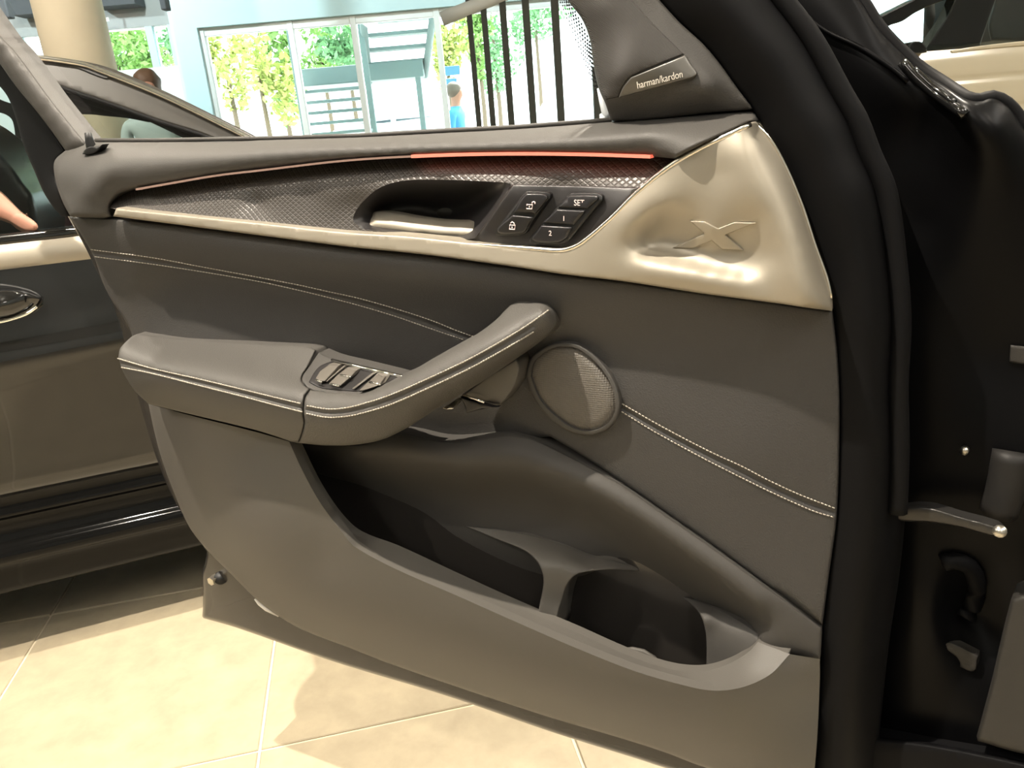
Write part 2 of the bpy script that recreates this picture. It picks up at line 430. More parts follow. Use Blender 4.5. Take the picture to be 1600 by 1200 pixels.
# deeper bay on the left with windows and a grey bulkhead
zl_b, zl_t = aty(220, 42, YL)[2], aty(220, 10, YL)[2]
wl = struct(bx('wall_bay', room_x0, xr, YL, YL + .2, zl_b, CEIL, grey_m))
bx('low_panel', room_x0, xr, YL, YL + .2, 0, aty(220, 100, YL)[2] - .05, white_m, wl)
lx = [aty(u, 70, YL)[0] for u in (-200, 30, 82, 135, 160, 237, 272)] + [xr]
for k in range(0, len(lx) - 1):
    w = struct(empty('window_%d' % (k + 9), (lx[k], YL + .05, 0)))
    z0 = aty(220, 100, YL)[2] - .05; W = lx[k + 1] - lx[k]
    bx('frame_post', -.04, .04, -.05, .05, z0, zl_b, cyan_m, w)
    bx('pane', .04, W - .04, -.004, .004, z0, zl_b, pane_m, w)
# dark recess panels of the bay ceiling
for k, (u0, u1, v0, v1) in enumerate(((18, 63, -30, 24), (146, 212, -30, 11))):
    a, c = aty(u0, v1, YL - .3), aty(u1, v1, YL - .3)
    o = bx('trim_%d' % (k + 1), a[0], c[0], YL - .3, YL - .02, a[2], CEIL - .02, darkceil_m, st=True)
for k, (u0, u1, v1) in enumerate(((4, 20, 30), (255, 265, 17))):
    a, c = aty(u0, v1, 7.5), aty(u1, v1, 7.5)
    o = bx('ceiling_hanger', a[0], c[0], 7.45, 7.55, a[2], CEIL, darkceil_m, None, .01)
    tag(o, ('wide dark strip hanging from ceiling at far left corner', 'narrow dark strip hanging from ceiling beside the pale blue wall')[k], 'ceiling strip', 'dark strips under the ceiling')
# round column
col_m = mat('cream_column_plaster', (.66, .57, .42), .75, var=.06)
cc = aty(113, 40, 6.3); cr_ = .235
bm = bmesh.new(); bmesh.ops.create_cone(bm, cap_ends=True, segments=48, radius1=cr_, radius2=cr_, depth=CEIL); me = bpy.data.meshes.new('column'); bm.to_mesh(me); bm.free()
me.materials.append(col_m)
for p in me.polygons: p.use_smooth = len(p.vertices) == 4
colo = bpy.data.objects.new('column', me); COL.objects.link(colo); colo.location = (cc[0], cc[1], CEIL / 2); struct(colo)

# ------------------------------------------------------------------ the open door
DF = Frame(atz(320, 965, .35), -27.5)
suv = DF.root('black_car')
tag(suv, 'black car with its front door wide open, showing armrest, silver trim and map pocket', 'car')
P0 = [(1030, 0), (1062, 35), (1100, 70), (1125, 100), (1150, 135), (1175, 168), (1200, 212), (1227, 262), (1252, 320), (1272, 380), (1290, 430), (1300, 480), (1309, 560), (1312, 650), (1308, 800), (1295, 900), (1285, 980), (1281, 1060), (1277, 1150), (1272, 1215), (1268, 1280)]
def sub(pts, a, b): return [p for p in pts if a <= p[1] <= b]
# sheet-metal shell behind the trim
door, _ = patch(DF, 'door', [[(90, 262), (84, 300), (110, 345), (140, 400), (185, 500), (215, 620), (262, 760), (323, 862)], [(323, 862), (320, 881), (316, 894), (317, 915), (317, 947), (316, 963)], [(318, 966), (370, 981), (519, 1033), (694, 1086), (869, 1146), (1000, 1187), (1040, 1200), (1270, 1262)], sub(P0, 180, 1260)[::-1], [(1175, 185), (950, 196), (600, 218), (420, 226), (200, 232), (110, 240)]],
      [[(90, 262, -.02), (200, 620, -.02), (323, 862, 0), (316, 963, 0)], [(318, 966, 0), (694, 1086, 0), (1270, 1262, 0)], (700, 500, -.02), (1250, 300, -.02), (1300, 700, -.01), (400, 230, -.03), (1000, 190, -.03), (400, 930, .004)],
      MT['flange'], suv, step=22, edge=(6, .006), skirt=.11)
b_ = DF.loc(336, 904, .006)
bm = bmesh.new(); bmesh.ops.create_cone(bm, cap_ends=True, segments=6, radius1=.0085, radius2=.0075, depth=.012); bmesh.ops.rotate(bm, verts=bm.verts, matrix=Matrix.Rotation(math.radians(90), 3, 'X'))
me = bpy.data.meshes.new('bolt'); bm.to_mesh(me); bm.free(); me.materials.append(MT['steel']); o = bpy.data.objects.new('bolt', me); COL.objects.link(o); o.parent = door; o.location = (b_[0], b_[1] - .004, b_[2])
v, f = tube([DF.loc(345, 903, .0), DF.loc(345, 903, .004)], .011, 16); mk('bolt_hole', v, f, MT['dark'], door)  # black disc standing in for the shading of the dent by the bolt
v, f = tube([DF.loc(u, w, .008) for u, w in ((398, 936), (405, 943), (416, 952), (435, 963))], [.0012, .003, .003, .001], 8); mk('trim_clip', v, f, MT['print_'], door)  # pale sliver standing in for the bright gap at the trim edge

# upper (belt) panel
UP = [[(101, 236), (118, 226), (146, 221)], [(250, 222), (360, 221), (420, 218), (560, 214), (700, 206), (800, 201), (950, 190), (1050, 182), (1100, 176), (1168, 170), (1178, 174), (1184, 190)],
      [(1170, 191), (1140, 205), (1090, 229), (1055, 248)], [(1015, 244), (915, 241), (790, 240), (665, 243), (540, 251), (400, 267), (340, 274), (280, 284), (215, 294), (192, 300), (179, 312), (172, 326), (176, 339)],
      [(160, 341), (116, 339)], [(110, 338), (100, 320), (90, 294), (84, 266), (86, 250), (101, 236)]]
upper, UPF = patch(DF, 'belt_panel', UP, [[(101, 238, .02), (146, 222, .012), (420, 219, .01), (800, 202, .008), (1168, 172, .01)], [(150, 255, .05), (420, 236, .045), (800, 221, .043), (1150, 190, .035)], [(215, 288, .05), (540, 246, .044), (1015, 240, .042)], (130, 300, .062), (110, 300, .05), (160, 330, .055), (180, 295, .05), (100, 270, .042)],
      MT['soft'], door, step=9, edge=(7, .012), skirt=.03, bstep=5)
# window sill seal along the top edge
v, f = tube([DF.loc(u, w, .0) for u, w in ((150, 219), (250, 219), (420, 216), (560, 212), (700, 204), (800, 199), (955, 188))], .003, 6); mk('sill_seal', v, f, MT['soft'], door)
# textured insert with recesses
HREC = [[(563, 357), (552, 345), (556, 330), (571, 311), (596, 292), (634, 282), (696, 281), (790, 285)], [(799, 288), (777, 323), (756, 354), (742, 372)], [(727, 375), (650, 369), (563, 357)]]
INS = [[(200, 299), (280, 283), (340, 273), (400, 266), (540, 250), (665, 242), (790, 239), (915, 240), (1015, 243), (1060, 247)], [(1040, 262), (987, 304), (956, 336), (924, 364), (899, 382), (877, 390)], [(837, 389), (759, 383), (634, 370), (540, 364), (400, 349), (180, 327)], [(172, 325), (180, 309), (200, 299)]]
insert, INF = patch(DF, 'textured_insert', INS, [[(205, 299, .022), (400, 266, .018), (665, 243, .016), (915, 240, .016), (1058, 247, .02)], [(220, 312, .036), (400, 292, .034), (560, 280, .036), (700, 266, .036), (900, 268, .034), (1010, 268, .034)], [(182, 327, .05), (400, 345, .05), (560, 362, .046), (800, 380, .044), (877, 388, .044)], (400, 315, .036), (690, 282, .04), (880, 290, .038), (560, 320, .038), (480, 300, .036)],
      MT['insert'], door, step=7, holes=[HREC], skirt=.015, bstep=5)
hp = lambda p: INF(np.array([p]))[0]
ho = outline(HREC, 12)
patch(DF, 'handle_recess', HREC, [(*p, hp(p)) for p in ho[::2]] + [(640, 315, -.012), (700, 315, -.02), (600, 335, -.002), (740, 320, -.014), (690, 350, -.016), (760, 300, .006)], MT['switchpanel'], door, step=6, skirt=0, bstep=4)
# switch panel field
SWP = [[(801, 288), (930, 291), (1000, 293)], [(987, 304), (956, 336), (924, 364), (899, 382), (877, 389)], [(837, 387), (759, 381), (745, 373)], [(757, 354), (778, 323), (801, 288)]]
swp, SWF = patch(DF, 'switch_panel', SWP, lambda p: INF(p) + .0025, MT['switchpanel'], door, step=8, edge=(3, .002), skirt=.006)
def flat(fr, name, segs, t, m, parent, edge=(2.5, .003), skirt=.006, step=6, bstep=3): return patch(fr, name, segs, t if callable(t) else float(t), m, parent, step=step, edge=edge, skirt=skirt, bstep=bstep)[0]
LB = lambda p: SWF(p) + .006
lockp = flat(DF, 'lock_button_frame', [[(824, 299), (854, 300)], [(854, 300), (860, 303), (860, 310)], [(827, 357), (822, 364), (812, 368)], [(781, 368), (774, 365), (776, 358)], [(815, 306), (824, 299)]], LB, MT['dark'], door, (1.5, .001))
flat(DF, 'unlock_button', [[(823, 302), (850, 303), (856, 307), (854, 313), (836, 335)], [(803, 332), (816, 309), (823, 302)]], lambda p: SWF(p) + .0085, MT['button'], lockp, (3, .002))
flat(DF, 'lock_button', [[(801, 336), (834, 339)], [(825, 355), (819, 363), (811, 365), (784, 365), (778, 362), (779, 356), (801, 336)]], lambda p: SWF(p) + .0085, MT['button'], lockp, (3, .002))
memp = flat(DF, 'memory_button_frame', [[(892, 302), (932, 302), (941, 306), (941, 313)], [(889, 376), (880, 381), (868, 382)], [(836, 381), (828, 378), (829, 370)], [(884, 308), (892, 302)]], LB, MT['dark'], door, (1.5, .001))
flat(DF, 'memory_set_button', [[(892, 305), (928, 305), (935, 308), (932, 314)], [(918, 326), (872, 324)], [(886, 309), (892, 305)]], lambda p: SWF(p) + .0085, MT['button'], memp, (2.5, .002))
flat(DF, 'memory_one_button', [[(870, 327), (915, 329)], [(897, 351), (848, 348)], [(848, 348), (870, 327)]], lambda p: SWF(p) + .0085, MT['button'], memp, (2.5, .002))
flat(DF, 'memory_two_button', [[(846, 352), (894, 355)], [(886, 371), (878, 377), (868, 379), (839, 378), (832, 375)], [(833, 370), (846, 352)]], lambda p: SWF(p) + .0085, MT['button'], memp, (2.5, .002))
def text(fr, name, s, u0, v0, u1, v1, size_px, t, m, parent, shear=0, hpx=0):
    """text whose baseline runs from pixel 0 to pixel 1 on the door, height by its width"""
    cu = bpy.data.curves.new(name, 'FONT'); cu.body = s; cu.extrude = .00015; cu.align_x = 'CENTER'; cu.shear = shear
    to = bpy.data.objects.new(name, cu); COL.objects.link(to)
    dg = bpy.context.evaluated_depsgraph_get(); me = bpy.data.meshes.new_from_object(to.evaluated_get(dg))
    bpy.data.objects.remove(to); bpy.data.curves.remove(cu)
    a, c = np.array(fr.loc(u0, v0, t)), np.array(fr.loc(u1, v1, t))
    W = max(x.co.x for x in me.vertices) - min(x.co.x for x in me.vertices)
    L = np.linalg.norm(c - a); sc = L / W; X = (c - a) / L; Y = np.array([0, -1.0, 0]); Z = np.cross(X, Y); mid = (a + c) / 2
    if hpx: sc = np.linalg.norm(np.array(fr.loc(u0, v0 - hpx, t)) - a) / .72; 
    upv = np.cross(Y, X) * -1
    if upv[2] < 0: upv = -upv
    hs = size_px
    for x in me.vertices:
        p = mid + X * x.co.x * sc + upv * x.co.y * sc * hs + Y * (x.co.z + .0002); x.co = p
    me.materials.clear(); me.materials.append(m); me.update()
    o = bpy.data.objects.new(name, me); COL.objects.link(o); o.parent = top2(parent)
    return o
tt = lambda u, v, e=.0087: float(SWF(np.array([[u, v]]))[0]) + e
text(DF, 'set_lettering', 'SET', 897, 321, 913, 321.5, 1.15, tt(905, 317), MT['icon'], memp)
text(DF, 'number_one', '1', 879, 345, 883, 345.2, 1, tt(881, 341), MT['icon'], memp, hpx=8)
text(DF, 'number_two', '2', 857, 368, 862.5, 368.3, 1, tt(860, 364), MT['icon'], memp, hpx=8)
def padlock(u, v, op, t, parent, nm):
    L = []
    def bar(pts, r=.0006): L.append(tube([DF.loc(a, c, t) for a, c in pts], r, 6))
    bar([(u - 4, v + 5), (u + 4, v + 5.5), (u + 5, v - 1), (u - 3.5, v - 1.5), (u - 4, v + 5)]); bar([(u, v + 1), (u + .3, v + 3.2)])
    if op: bar([(u + 4, v - 1), (u + 4.5, v - 5), (u + 7, v - 6), (u + 9, v - 5), (u + 8.6, v - 2.5)])
    else: bar([(u - 2.3, v - 1.5), (u - 1.8, v - 5), (u + .8, v - 6.2), (u + 3.3, v - 4.5), (u + 3.5, v - 1.2)])
    mk(nm, *join(L), MT['icon'], parent)
padlock(827, 321, True, tt(829, 321), lockp, 'unlock_symbol'); padlock(800, 353, False, tt(801, 353), lockp, 'lock_symbol')
# inner door handle lever
def lever_t(p):
    top = np.interp(p[:, 0], [562, 588, 612, 649, 696, 749], [356, 330, 331, 338, 344, 345]); bot = np.interp(p[:, 0], [562, 590, 649, 721, 749], [357, 361, 368, 373, 373])
    r = np.clip((p[:, 1] - top) / np.maximum(bot - top, 4), 0, 1)
    return .016 + .020 * np.sin(np.clip(r * 1.25, 0, 1) * math.pi / 2) - .004 * r**3 - .00004 * (p[:, 0] - 600)
patch(DF, 'door_lever', [[(562, 356), (570, 345), (580, 334), (588, 330), (612, 331), (649, 338), (696, 344), (749, 345)], [(749, 345), (746, 355), (734, 367), (721, 373)], [(649, 368), (590, 361), (562, 357)]],
      lever_t, MT['alu'], door, step=5, edge=(3, .004), skirt=.008, bstep=4)
# ambient light line under the belt panel
LED = [(212, 296), (280, 284), (340, 274), (400, 267), (540, 251), (665, 243.5), (790, 240.5), (915, 241.5), (1016, 245)]
led_t = tps([[(212, 296, .05), (540, 250, .046), (1016, 245, .044)], [(212, 306, .05), (540, 260, .046), (1016, 255, .044)]])
cl = catmull(LED, step=12); k_ = int(np.argmin(abs(cl[:, 0] - 640)))
def ribbon(nm, c, w, m, parent=door):
    n = np.gradient(c, axis=0); n = np.c_[-n[:, 1], n[:, 0]]; n /= np.linalg.norm(n, axis=1)[:, None]
    pol = np.r_[c + n * w, (c - n * w)[::-1]]
    return patch(DF, nm, [tuple(p) for p in pol], led_t, m, parent, step=40, skirt=.012)[0]
ribbon('ambient_light_strip', cl[k_:], 2.6, MT['red']); ribbon('ambient_light_strip', cl[:k_ + 1], 1.6, MT['reddim'])

# aluminium trim with debossed bowl
STOP = [(182, 325), (300, 337), (400, 347), (540, 362), (634, 368), (759, 381), (837, 387), (877, 389), (899, 382), (924, 364), (956, 336), (987, 304), (1040, 260), (1090, 230), (1140, 206), (1170, 192)]
SRT = [(1184, 192), (1202, 215), (1227, 260), (1252, 320), (1272, 380), (1290, 430), (1299, 470), (1300, 486)]
SBOT = [(1255, 480), (1215, 474), (1100, 459), (977, 440), (884, 429), (790, 415), (665, 398), (540, 385), (400, 367), (177, 338)]
trim_, TRF = patch(DF, 'aluminium_trim', [STOP, [(1170, 192), (1178, 190), (1184, 192)], SRT, SBOT, [(177, 338), (182, 325)]],
      [[(182, 325, .066), (400, 347, .064), (634, 368, .062), (837, 387, .06)], [(177, 338, .066), (400, 367, .066), (790, 415, .064), (977, 440, .062), (1215, 473, .058)], [(899, 382, .06), (987, 304, .058), (1090, 230, .056), (1170, 192, .05)], [(1172, 205, .05), (1215, 287, .052), (1250, 367, .052), (1284, 465, .05)], [(1186, 197, .03), (1227, 265, .032), (1272, 385, .032), (1298, 470, .034)],
       [(1040, 318, .06), (1022, 328, .06), (985, 360, .061), (964, 388, .062), (978, 404, .062), (1090, 424, .061), (1200, 445, .058)],
       [(1050, 340, .05), (1030, 352, .046), (1010, 374, .044), (1012, 388, .045), (1090, 411, .050), (1165, 428, .053)], (1110, 365, .052), (1180, 350, .054), (1200, 400, .053), (1130, 300, .058), (1060, 300, .059), (1130, 270, .057)],
      MT['alu'], door, step=7, edge=(3.5, .006), skirt=.02, bstep=5)
brt = tps([[(899, 382, .0625), (987, 304, .0605), (1090, 230, .0585), (1170, 192, .0525)], [(899, 390, .0625), (987, 312, .0605), (1090, 238, .0585), (1178, 200, .0525)]])
edge_c = catmull([(700, 378), (837, 389), (877, 391), (901, 384), (926, 366), (958, 338), (989, 307), (1042, 263), (1092, 233), (1142, 209), (1172, 195)], step=10)
v, f = tube([DF.loc(p[0], p[1], float(TRF(np.array([p]))[0]) - .0012) for p in edge_c], list(np.interp(np.arange(len(edge_c)), [0, 12], [.0004, .0024])), 8); mk('trim_bright_edge', v, f, MT['alubright'], door)
edge_r = catmull([(1180, 193), (1204, 218), (1229, 263), (1254, 323), (1273, 382), (1291, 432), (1299, 466)], step=10)
v, f = tube([DF.loc(p[0], p[1], .028) for p in edge_r], .0018, 8); mk('trim_bright_edge', v, f, MT['alubright'], door)
XE = [(1077, 345), (1101, 346), (1122, 357), (1147, 347), (1182, 348), (1134, 367), (1162, 391), (1128, 390), (1112, 376), (1083, 388), (1051, 387), (1100, 365)]
xem = flat(DF, 'x_emblem', [[XE[i], XE[(i + 1) % 12]] for i in range(12)], lambda p: TRF(p) + .0030, MT['alu'], trim_, (1.6, .0022), skirt=.005, step=5, bstep=3)

# leather middle panel
MID = [[(108, 338), (176, 341)], [(176, 341), (400, 368), (540, 386), (665, 399), (790, 416), (884, 430), (977, 441), (1100, 459), (1215, 474), (1300, 486)], [(1300, 486), (1309, 560), (1312, 650), (1308, 800), (1295, 900), (1285, 976)],
       [(1206, 919), (1112, 850), (1050, 807), (987, 763), (910, 712), (860, 682)], [(800, 690), (640, 692), (464, 690)], [(400, 672), (232, 631)], [(215, 605), (207, 560), (206, 523), (195, 500), (175, 470), (160, 440), (147, 402), (127, 367), (108, 338)]]
ST1 = [(142, 390), (240, 403), (310, 416), (460, 444), (510, 455), (560, 466), (620, 483), (675, 501), (712, 516), (740, 526)]
ST2 = [(148, 401), (260, 416), (400, 439), (460, 452), (510, 464), (560, 477), (620, 495), (660, 509), (695, 521), (728, 532)]
ST3 = [(972, 631), (1035, 667), (1110, 706), (1160, 729), (1200, 750), (1250, 773), (1304, 794)]
ST4 = [(971, 643), (1022, 674), (1097, 715), (1160, 747), (1203, 768), (1270, 798), (1302, 808)]
mid_l = lambda A, B: [((a[0] + c[0]) / 2, (a[1] + c[1]) / 2) for a, c in zip(catmull(A, n_per=4), catmull(B, n_per=4))]
midp, MDF = patch(DF, 'leather_panel', MID, [[(120, 345, .03), (190, 344, .048), (400, 370, .05), (665, 401, .05), (884, 432, .05), (1100, 461, .045), (1290, 487, .028)], [(200, 360, .052), (400, 385, .054), (665, 418, .054), (884, 452, .050), (1100, 490, .04)], [(200, 440, .03), (400, 455, .03), (665, 480, .03), (884, 520, .033), (1100, 560, .034)],
       [(150, 400, .02), (180, 470, .016), (207, 540, .018)], (300, 540, .028), (500, 560, .025), (700, 600, .02), (760, 660, .012), (640, 680, .012), (500, 680, .02), (300, 630, .03), [(1300, 560, .022), (1304, 650, .022), (1300, 800, .022), (1280, 960, .026)], [(870, 690, .03), (1000, 770, .036), (1150, 875, .036), (1250, 945, .03)], (1100, 680, .038), (900, 600, .036), (1000, 620, .038), (1180, 700, .036)],
      MT['leather'], door, step=11, edge=(4, .006), skirt=.03, grooves=[(mid_l(ST1, ST2), 4, .0022), (mid_l(ST3, ST4), 4, .0022)])
def stitches(name, line, tf, pitch, ln, r, parent, m=MT['thread']):
    c = catmull(line, step=1.0); L = []; d = np.r_[0, np.cumsum(np.linalg.norm(np.diff(c[:, :2], axis=0), axis=1))]
    for s in np.arange(0, d[-1] - ln, pitch):
        q = [np.array([np.interp(x, d, c[:, 0]), np.interp(x, d, c[:, 1])]) for x in (s, s + ln / 2, s + ln)]
        t = tf(np.array(q)); pts = [DF.loc(p[0], p[1], t[i] + (.0007 if i == 1 else .0002)) for i, p in enumerate(q)]
        L.append(tube(pts, r, 5))
    o = mk(name, *join(L), m, parent); o['kind'] = 'stuff'; return o
for ln_, pt in ((ST1, 4.6), (ST2, 4.6), (ST3, 6.0), (ST4, 6.0)): stitches('stitching', ln_, MDF, pt, pt * .68, .00065, midp)

# speaker
SPO = [(821, 587), (827, 562), (845, 545), (862, 537), (880, 534), (905, 538), (933, 558), (955, 585), (967, 612), (970, 635), (962, 658), (945, 674), (920, 681), (890, 675), (860, 655), (835, 625), (821, 587)]
SPI = [(829, 588), (834, 567), (850, 551), (866, 543), (882, 541), (903, 545), (928, 563), (948, 588), (959, 614), (962, 635), (955, 655), (941, 668), (919, 674), (893, 668), (866, 649), (842, 622), (829, 588)]
patch(DF, 'speaker_ring', [SPO], lambda p: MDF(p) + .009, MT['soft'], door, step=6, edge=(4, .005), skirt=.02, holes=[[SPI]], bstep=4)
patch(DF, 'speaker_grille', [SPI], lambda p: MDF(p) + .008 - .004 * np.clip(1 - segdist(outline([SPI], 8), p) / 10, 0, 1), MT['grille'], door, step=7, skirt=.01, bstep=4)

# armrest pad and grab handle
SA1 = [(184, 560), (235, 575), (310, 592), (385, 610), (430, 621), (472, 631)]; SA2 = [(190, 574), (235, 583), (310, 602), (385, 621), (430, 633), (474, 644)]
SG1 = [(480, 634), (510, 639), (535, 638), (560, 633), (610, 617), (672, 590), (735, 560), (797, 525), (830, 504), (858, 484)]; SG2 = [(479, 646), (510, 652), (535, 651), (560, 647), (610, 632), (672, 605), (735, 575), (810, 533), (836, 517)]
SEAM = [(494, 547), (482, 572), (471, 592), (478, 604), (484, 608), (476, 620), (474, 647), (476, 660), (470, 682), (465, 692)]
PADC = [[(214, 524, .045), (285, 530, .04), (410, 538, .04), (488, 544, .045)], [(189, 550, .10), (235, 566, .118), (310, 582, .122), (385, 600, .124), (474, 621, .126)], [(188, 562, .108), (235, 580, .124), (310, 598, .128), (385, 617, .13), (474, 640, .131)], [(195, 585, .106), (235, 600, .12), (310, 620, .124), (400, 645, .126), (472, 660, .127)], [(232, 631, .09), (297, 647, .10), (360, 662, .105), (455, 690, .108)], (200, 535, .075), (300, 553, .085), (400, 570, .085), (465, 585, .09)]
pad, PDF = patch(DF, 'armrest_pad', [[(185, 558), (187, 546), (192, 539), (200, 531), (207, 525), (214, 522)], [(214, 522), (285, 529), (410, 537), (482, 541), (494, 547)], SEAM, [(455, 690), (410, 675), (360, 662), (297, 647), (232, 631)], [(232, 631), (210, 610), (192, 580), (185, 558)]],
      PADC, MT['armleather'], door, step=7, edge=(3.5, .006), skirt=.06, bstep=4, grooves=[(mid_l(SA1, SA2), 3.5, .0025)])
HDC = [[(488, 610, .112), (535, 617, .118), (567, 617, .118), (597, 606, .114), (632, 590, .108), (687, 558, .10), (742, 527, .09), (775, 503, .075), (800, 480, .058)], [(480, 628, .128), (510, 633, .13), (560, 627, .13), (610, 610, .127), (672, 582, .12), (735, 552, .11), (797, 516, .092), (850, 482, .065)], [(477, 642, .132), (510, 647, .134), (560, 641, .134), (610, 626, .131), (672, 598, .124), (735, 568, .113), (803, 530, .094), (858, 494, .066)], [(472, 662, .128), (510, 668, .13), (560, 663, .13), (620, 645, .125), (680, 618, .117), (740, 588, .106), (810, 545, .088)],
       [(465, 692, .108), (510, 695, .11), (555, 695, .11), (597, 687, .108), (647, 662, .102), (685, 637, .096), (760, 592, .085), (810, 558, .072), (862, 520, .056)], (830, 474, .052), (855, 476, .05), (868, 490, .05)]
grab, GRF = patch(DF, 'grab_handle', [SEAM[4:][::-1], [(484, 608), (510, 612), (535, 613), (567, 613), (595, 603), (630, 588)], [(630, 588), (685, 555), (740, 525), (772, 502), (790, 484), (797, 477)], [(797, 477), (810, 471), (830, 471), (855, 475), (867, 484), (872, 500), (864, 518)], [(862, 520), (810, 558), (760, 592), (722, 615), (685, 637), (647, 662), (630, 672), (597, 687), (555, 695), (510, 696), (465, 692)]],
      HDC, MT['armleather'], door, step=7, edge=(4, .007), skirt=.045, bstep=4, grooves=[(mid_l(SG1, SG2), 3.5, .0025)])
stitches('stitching', SA1, PDF, 3.6, 2.9, .0009, pad); stitches('stitching', SA2, PDF, 3.6, 2.9, .0009, pad)
stitches('stitching', SG1, GRF, 4.2, 3.0, .0009, grab); stitches('stitching', SG2, GRF, 4.2, 3.0, .0009, grab)
# window switch pack
wsp, WSF = patch(DF, 'window_switch_pack', [[(498, 551), (520, 560), (560, 570), (632, 588)], [(600, 605), (567, 617), (535, 617), (487, 610)], [(480, 606), (472, 592), (484, 572), (498, 551)]],
      [(500, 554, .05), (520, 561, .055), (632, 588, .07), (474, 592, .10), (535, 614, .112), (567, 613, .11), (600, 603, .10), (487, 606, .108)], MT['soft'], door, step=6, edge=(3, .003), skirt=.02, bstep=4)
patch(DF, 'switch_bed', [[(513, 566), (522, 564), (560, 573), (628, 590)], [(600, 603), (570, 611), (535, 610), (500, 606), (482, 597)], [(490, 583), (500, 572), (513, 566)]], lambda p: WSF(p) + .002, MT['switchpanel'], wsp, step=6, edge=(2, .002), skirt=.004, bstep=4)
v, f = tube([DF.loc(u, w, float(WSF(np.array([[u, w]]))[0]) + .005) for u, w in ((519, 562.5), (560, 573), (600, 582.5), (629, 588.5))], [.002, .0028, .0028, .002], 8); mk('chrome_strip', v, f, MT['chrome'], wsp)
sw_m = mat('window_switch_grey', (.16, .145, .125), .3, metal=.2)
def rocker(pts, e=.009): return flat(DF, 'window_switch', [[pts[i], pts[(i + 1) % len(pts)]] for i in range(len(pts))], lambda p: WSF(p) + e, sw_m, wsp, (2.2, .003), skirt=.01, step=4, bstep=2)
r1 = rocker([(515, 569), (532, 570), (508, 596), (500, 596), (493, 592), (500, 580)]); r2 = rocker([(541, 575), (559, 578), (549, 589), (532, 603), (514, 599), (527, 586)])
r3 = rocker([(589, 584), (603, 588), (594, 602), (566, 611), (561, 610), (575, 597)])
dv = rocker([(582, 582), (586, 584), (553, 609), (550, 607)], .007); dv2 = rocker([(537, 571), (540, 573), (511, 597), (508, 596)], .007)
for rk, (a, c) in ((r1, ((494, 594), (503, 597))), (r2, ((515, 600), (530, 603))), (r2, ((532, 586), (548, 589))), (r3, ((576, 596), (594, 601)))):
    v, f = tube([DF.loc(q[0], q[1], float(WSF(np.array([q]))[0]) + .0102) for q in (a, ((a[0] + c[0]) / 2, (a[1] + c[1]) / 2), c)], .0013, 6); mk('switch_tip', v, f, MT['chrome'], wsp)
# bracket, chrome switch under the handle
patch(DF, 'handle_bracket', [[(722, 617), (760, 590), (807, 560)], [(807, 560), (812, 575), (806, 600), (795, 618), (781, 634)], [(760, 628), (722, 617)]], [(722, 617, .06), (807, 562, .058), (781, 633, .052), (790, 600, .056)], MT['plastic'], door, step=7, edge=(3, .004), skirt=.03)
tg = flat(DF, 'tailgate_switch', [[(719, 620), (757, 632)], [(770, 636), (780, 636)], [(750, 640), (729, 646)], [(726, 634), (719, 620)]], .06, MT['switchpanel'], door)
v, f = tube([DF.loc(u, w, .064) for u, w in ((723, 617), (740, 622), (757, 628.5))], .0016, 8); mk('chrome_strip', v, f, MT['chrome'], tg)
patch(DF, 'release_lever', [[(691, 638), (700, 633), (712, 625), (717, 626)], [(717, 627), (713, 634), (708, 639)], [(700, 640), (691, 638)]], [(691, 638, .085), (717, 626, .07), (708, 639, .085)], MT['alubright'], door, step=3, edge=(1.5, .003), skirt=.008, bstep=2)

# lower trim: front with map pocket
RIM_O = [(452, 690), (470, 730), (500, 785), (538, 836), (554, 854), (616, 888), (710, 929), (800, 969), (894, 1010), (987, 1047), (1050, 1066), (1112, 1079), (1159, 1074), (1203, 1054), (1234, 1022)]
RIM_I = [(460, 694), (491, 757), (522, 804), (554, 835), (616, 860), (710, 904), (800, 945), (894, 985), (987, 1026), (1050, 1046), (1097, 1049), (1137, 1038), (1169, 1019), (1184, 1003)]
LOWB = [(232, 631), (240, 670), (252, 715), (270, 765), (295, 822), (325, 861), (362, 898), (400, 936), (437, 964), (475, 985), (550, 1014), (606, 1036), (737, 1081), (869, 1124), (965, 1152), (1040, 1176), (1095, 1197), (1270, 1252)]
lowp, LWF = patch(DF, 'lower_trim', [LOWB, [(1270, 1252), (1272, 1215), (1277, 1150), (1281, 1060), (1281, 1030)], [(1281, 1030), (1234, 1022)], RIM_O[::-1], [(452, 690), (400, 675), (297, 649), (232, 631)]],
      [[(232, 631, .03), (252, 715, .026), (325, 861, .02), (437, 964, .02), (606, 1036, .022), (869, 1124, .024), (1095, 1197, .024), (1265, 1245, .02)], [(260, 650, .06), (300, 740, .06), (370, 860, .058), (470, 940, .058), (620, 1000, .06), (869, 1090, .06), (1100, 1160, .056), (1240, 1190, .04)], [tuple((*p, .094)) for p in RIM_O[2:12]], [(1159, 1076, .088), (1203, 1054, .07), (1234, 1022, .05)], (400, 690, .08), (450, 700, .086), (500, 880, .084), (700, 980, .086), (900, 1050, .086), (1278, 1100, .03), (1260, 1040, .042)],
      MT['plastic'], door, step=11, edge=(5, .01), skirt=.03, edge_lines=[LOWB], skirt_lines=[LOWB])
patch(DF, 'pocket_rim', [RIM_O, [(1234, 1022), (1184, 1003)], RIM_I[::-1]], [[(*p, .094) for p in RIM_O[:12]], [(1159, 1074, .088), (1203, 1054, .07), (1234, 1022, .05)], [(*p, .066) for p in RIM_I[2:11]], [(1137, 1038, .056), (1184, 1003, .04)], (460, 694, .086), (491, 757, .074)], MT['plastic'], door, step=5, skirt=.012, bstep=5)
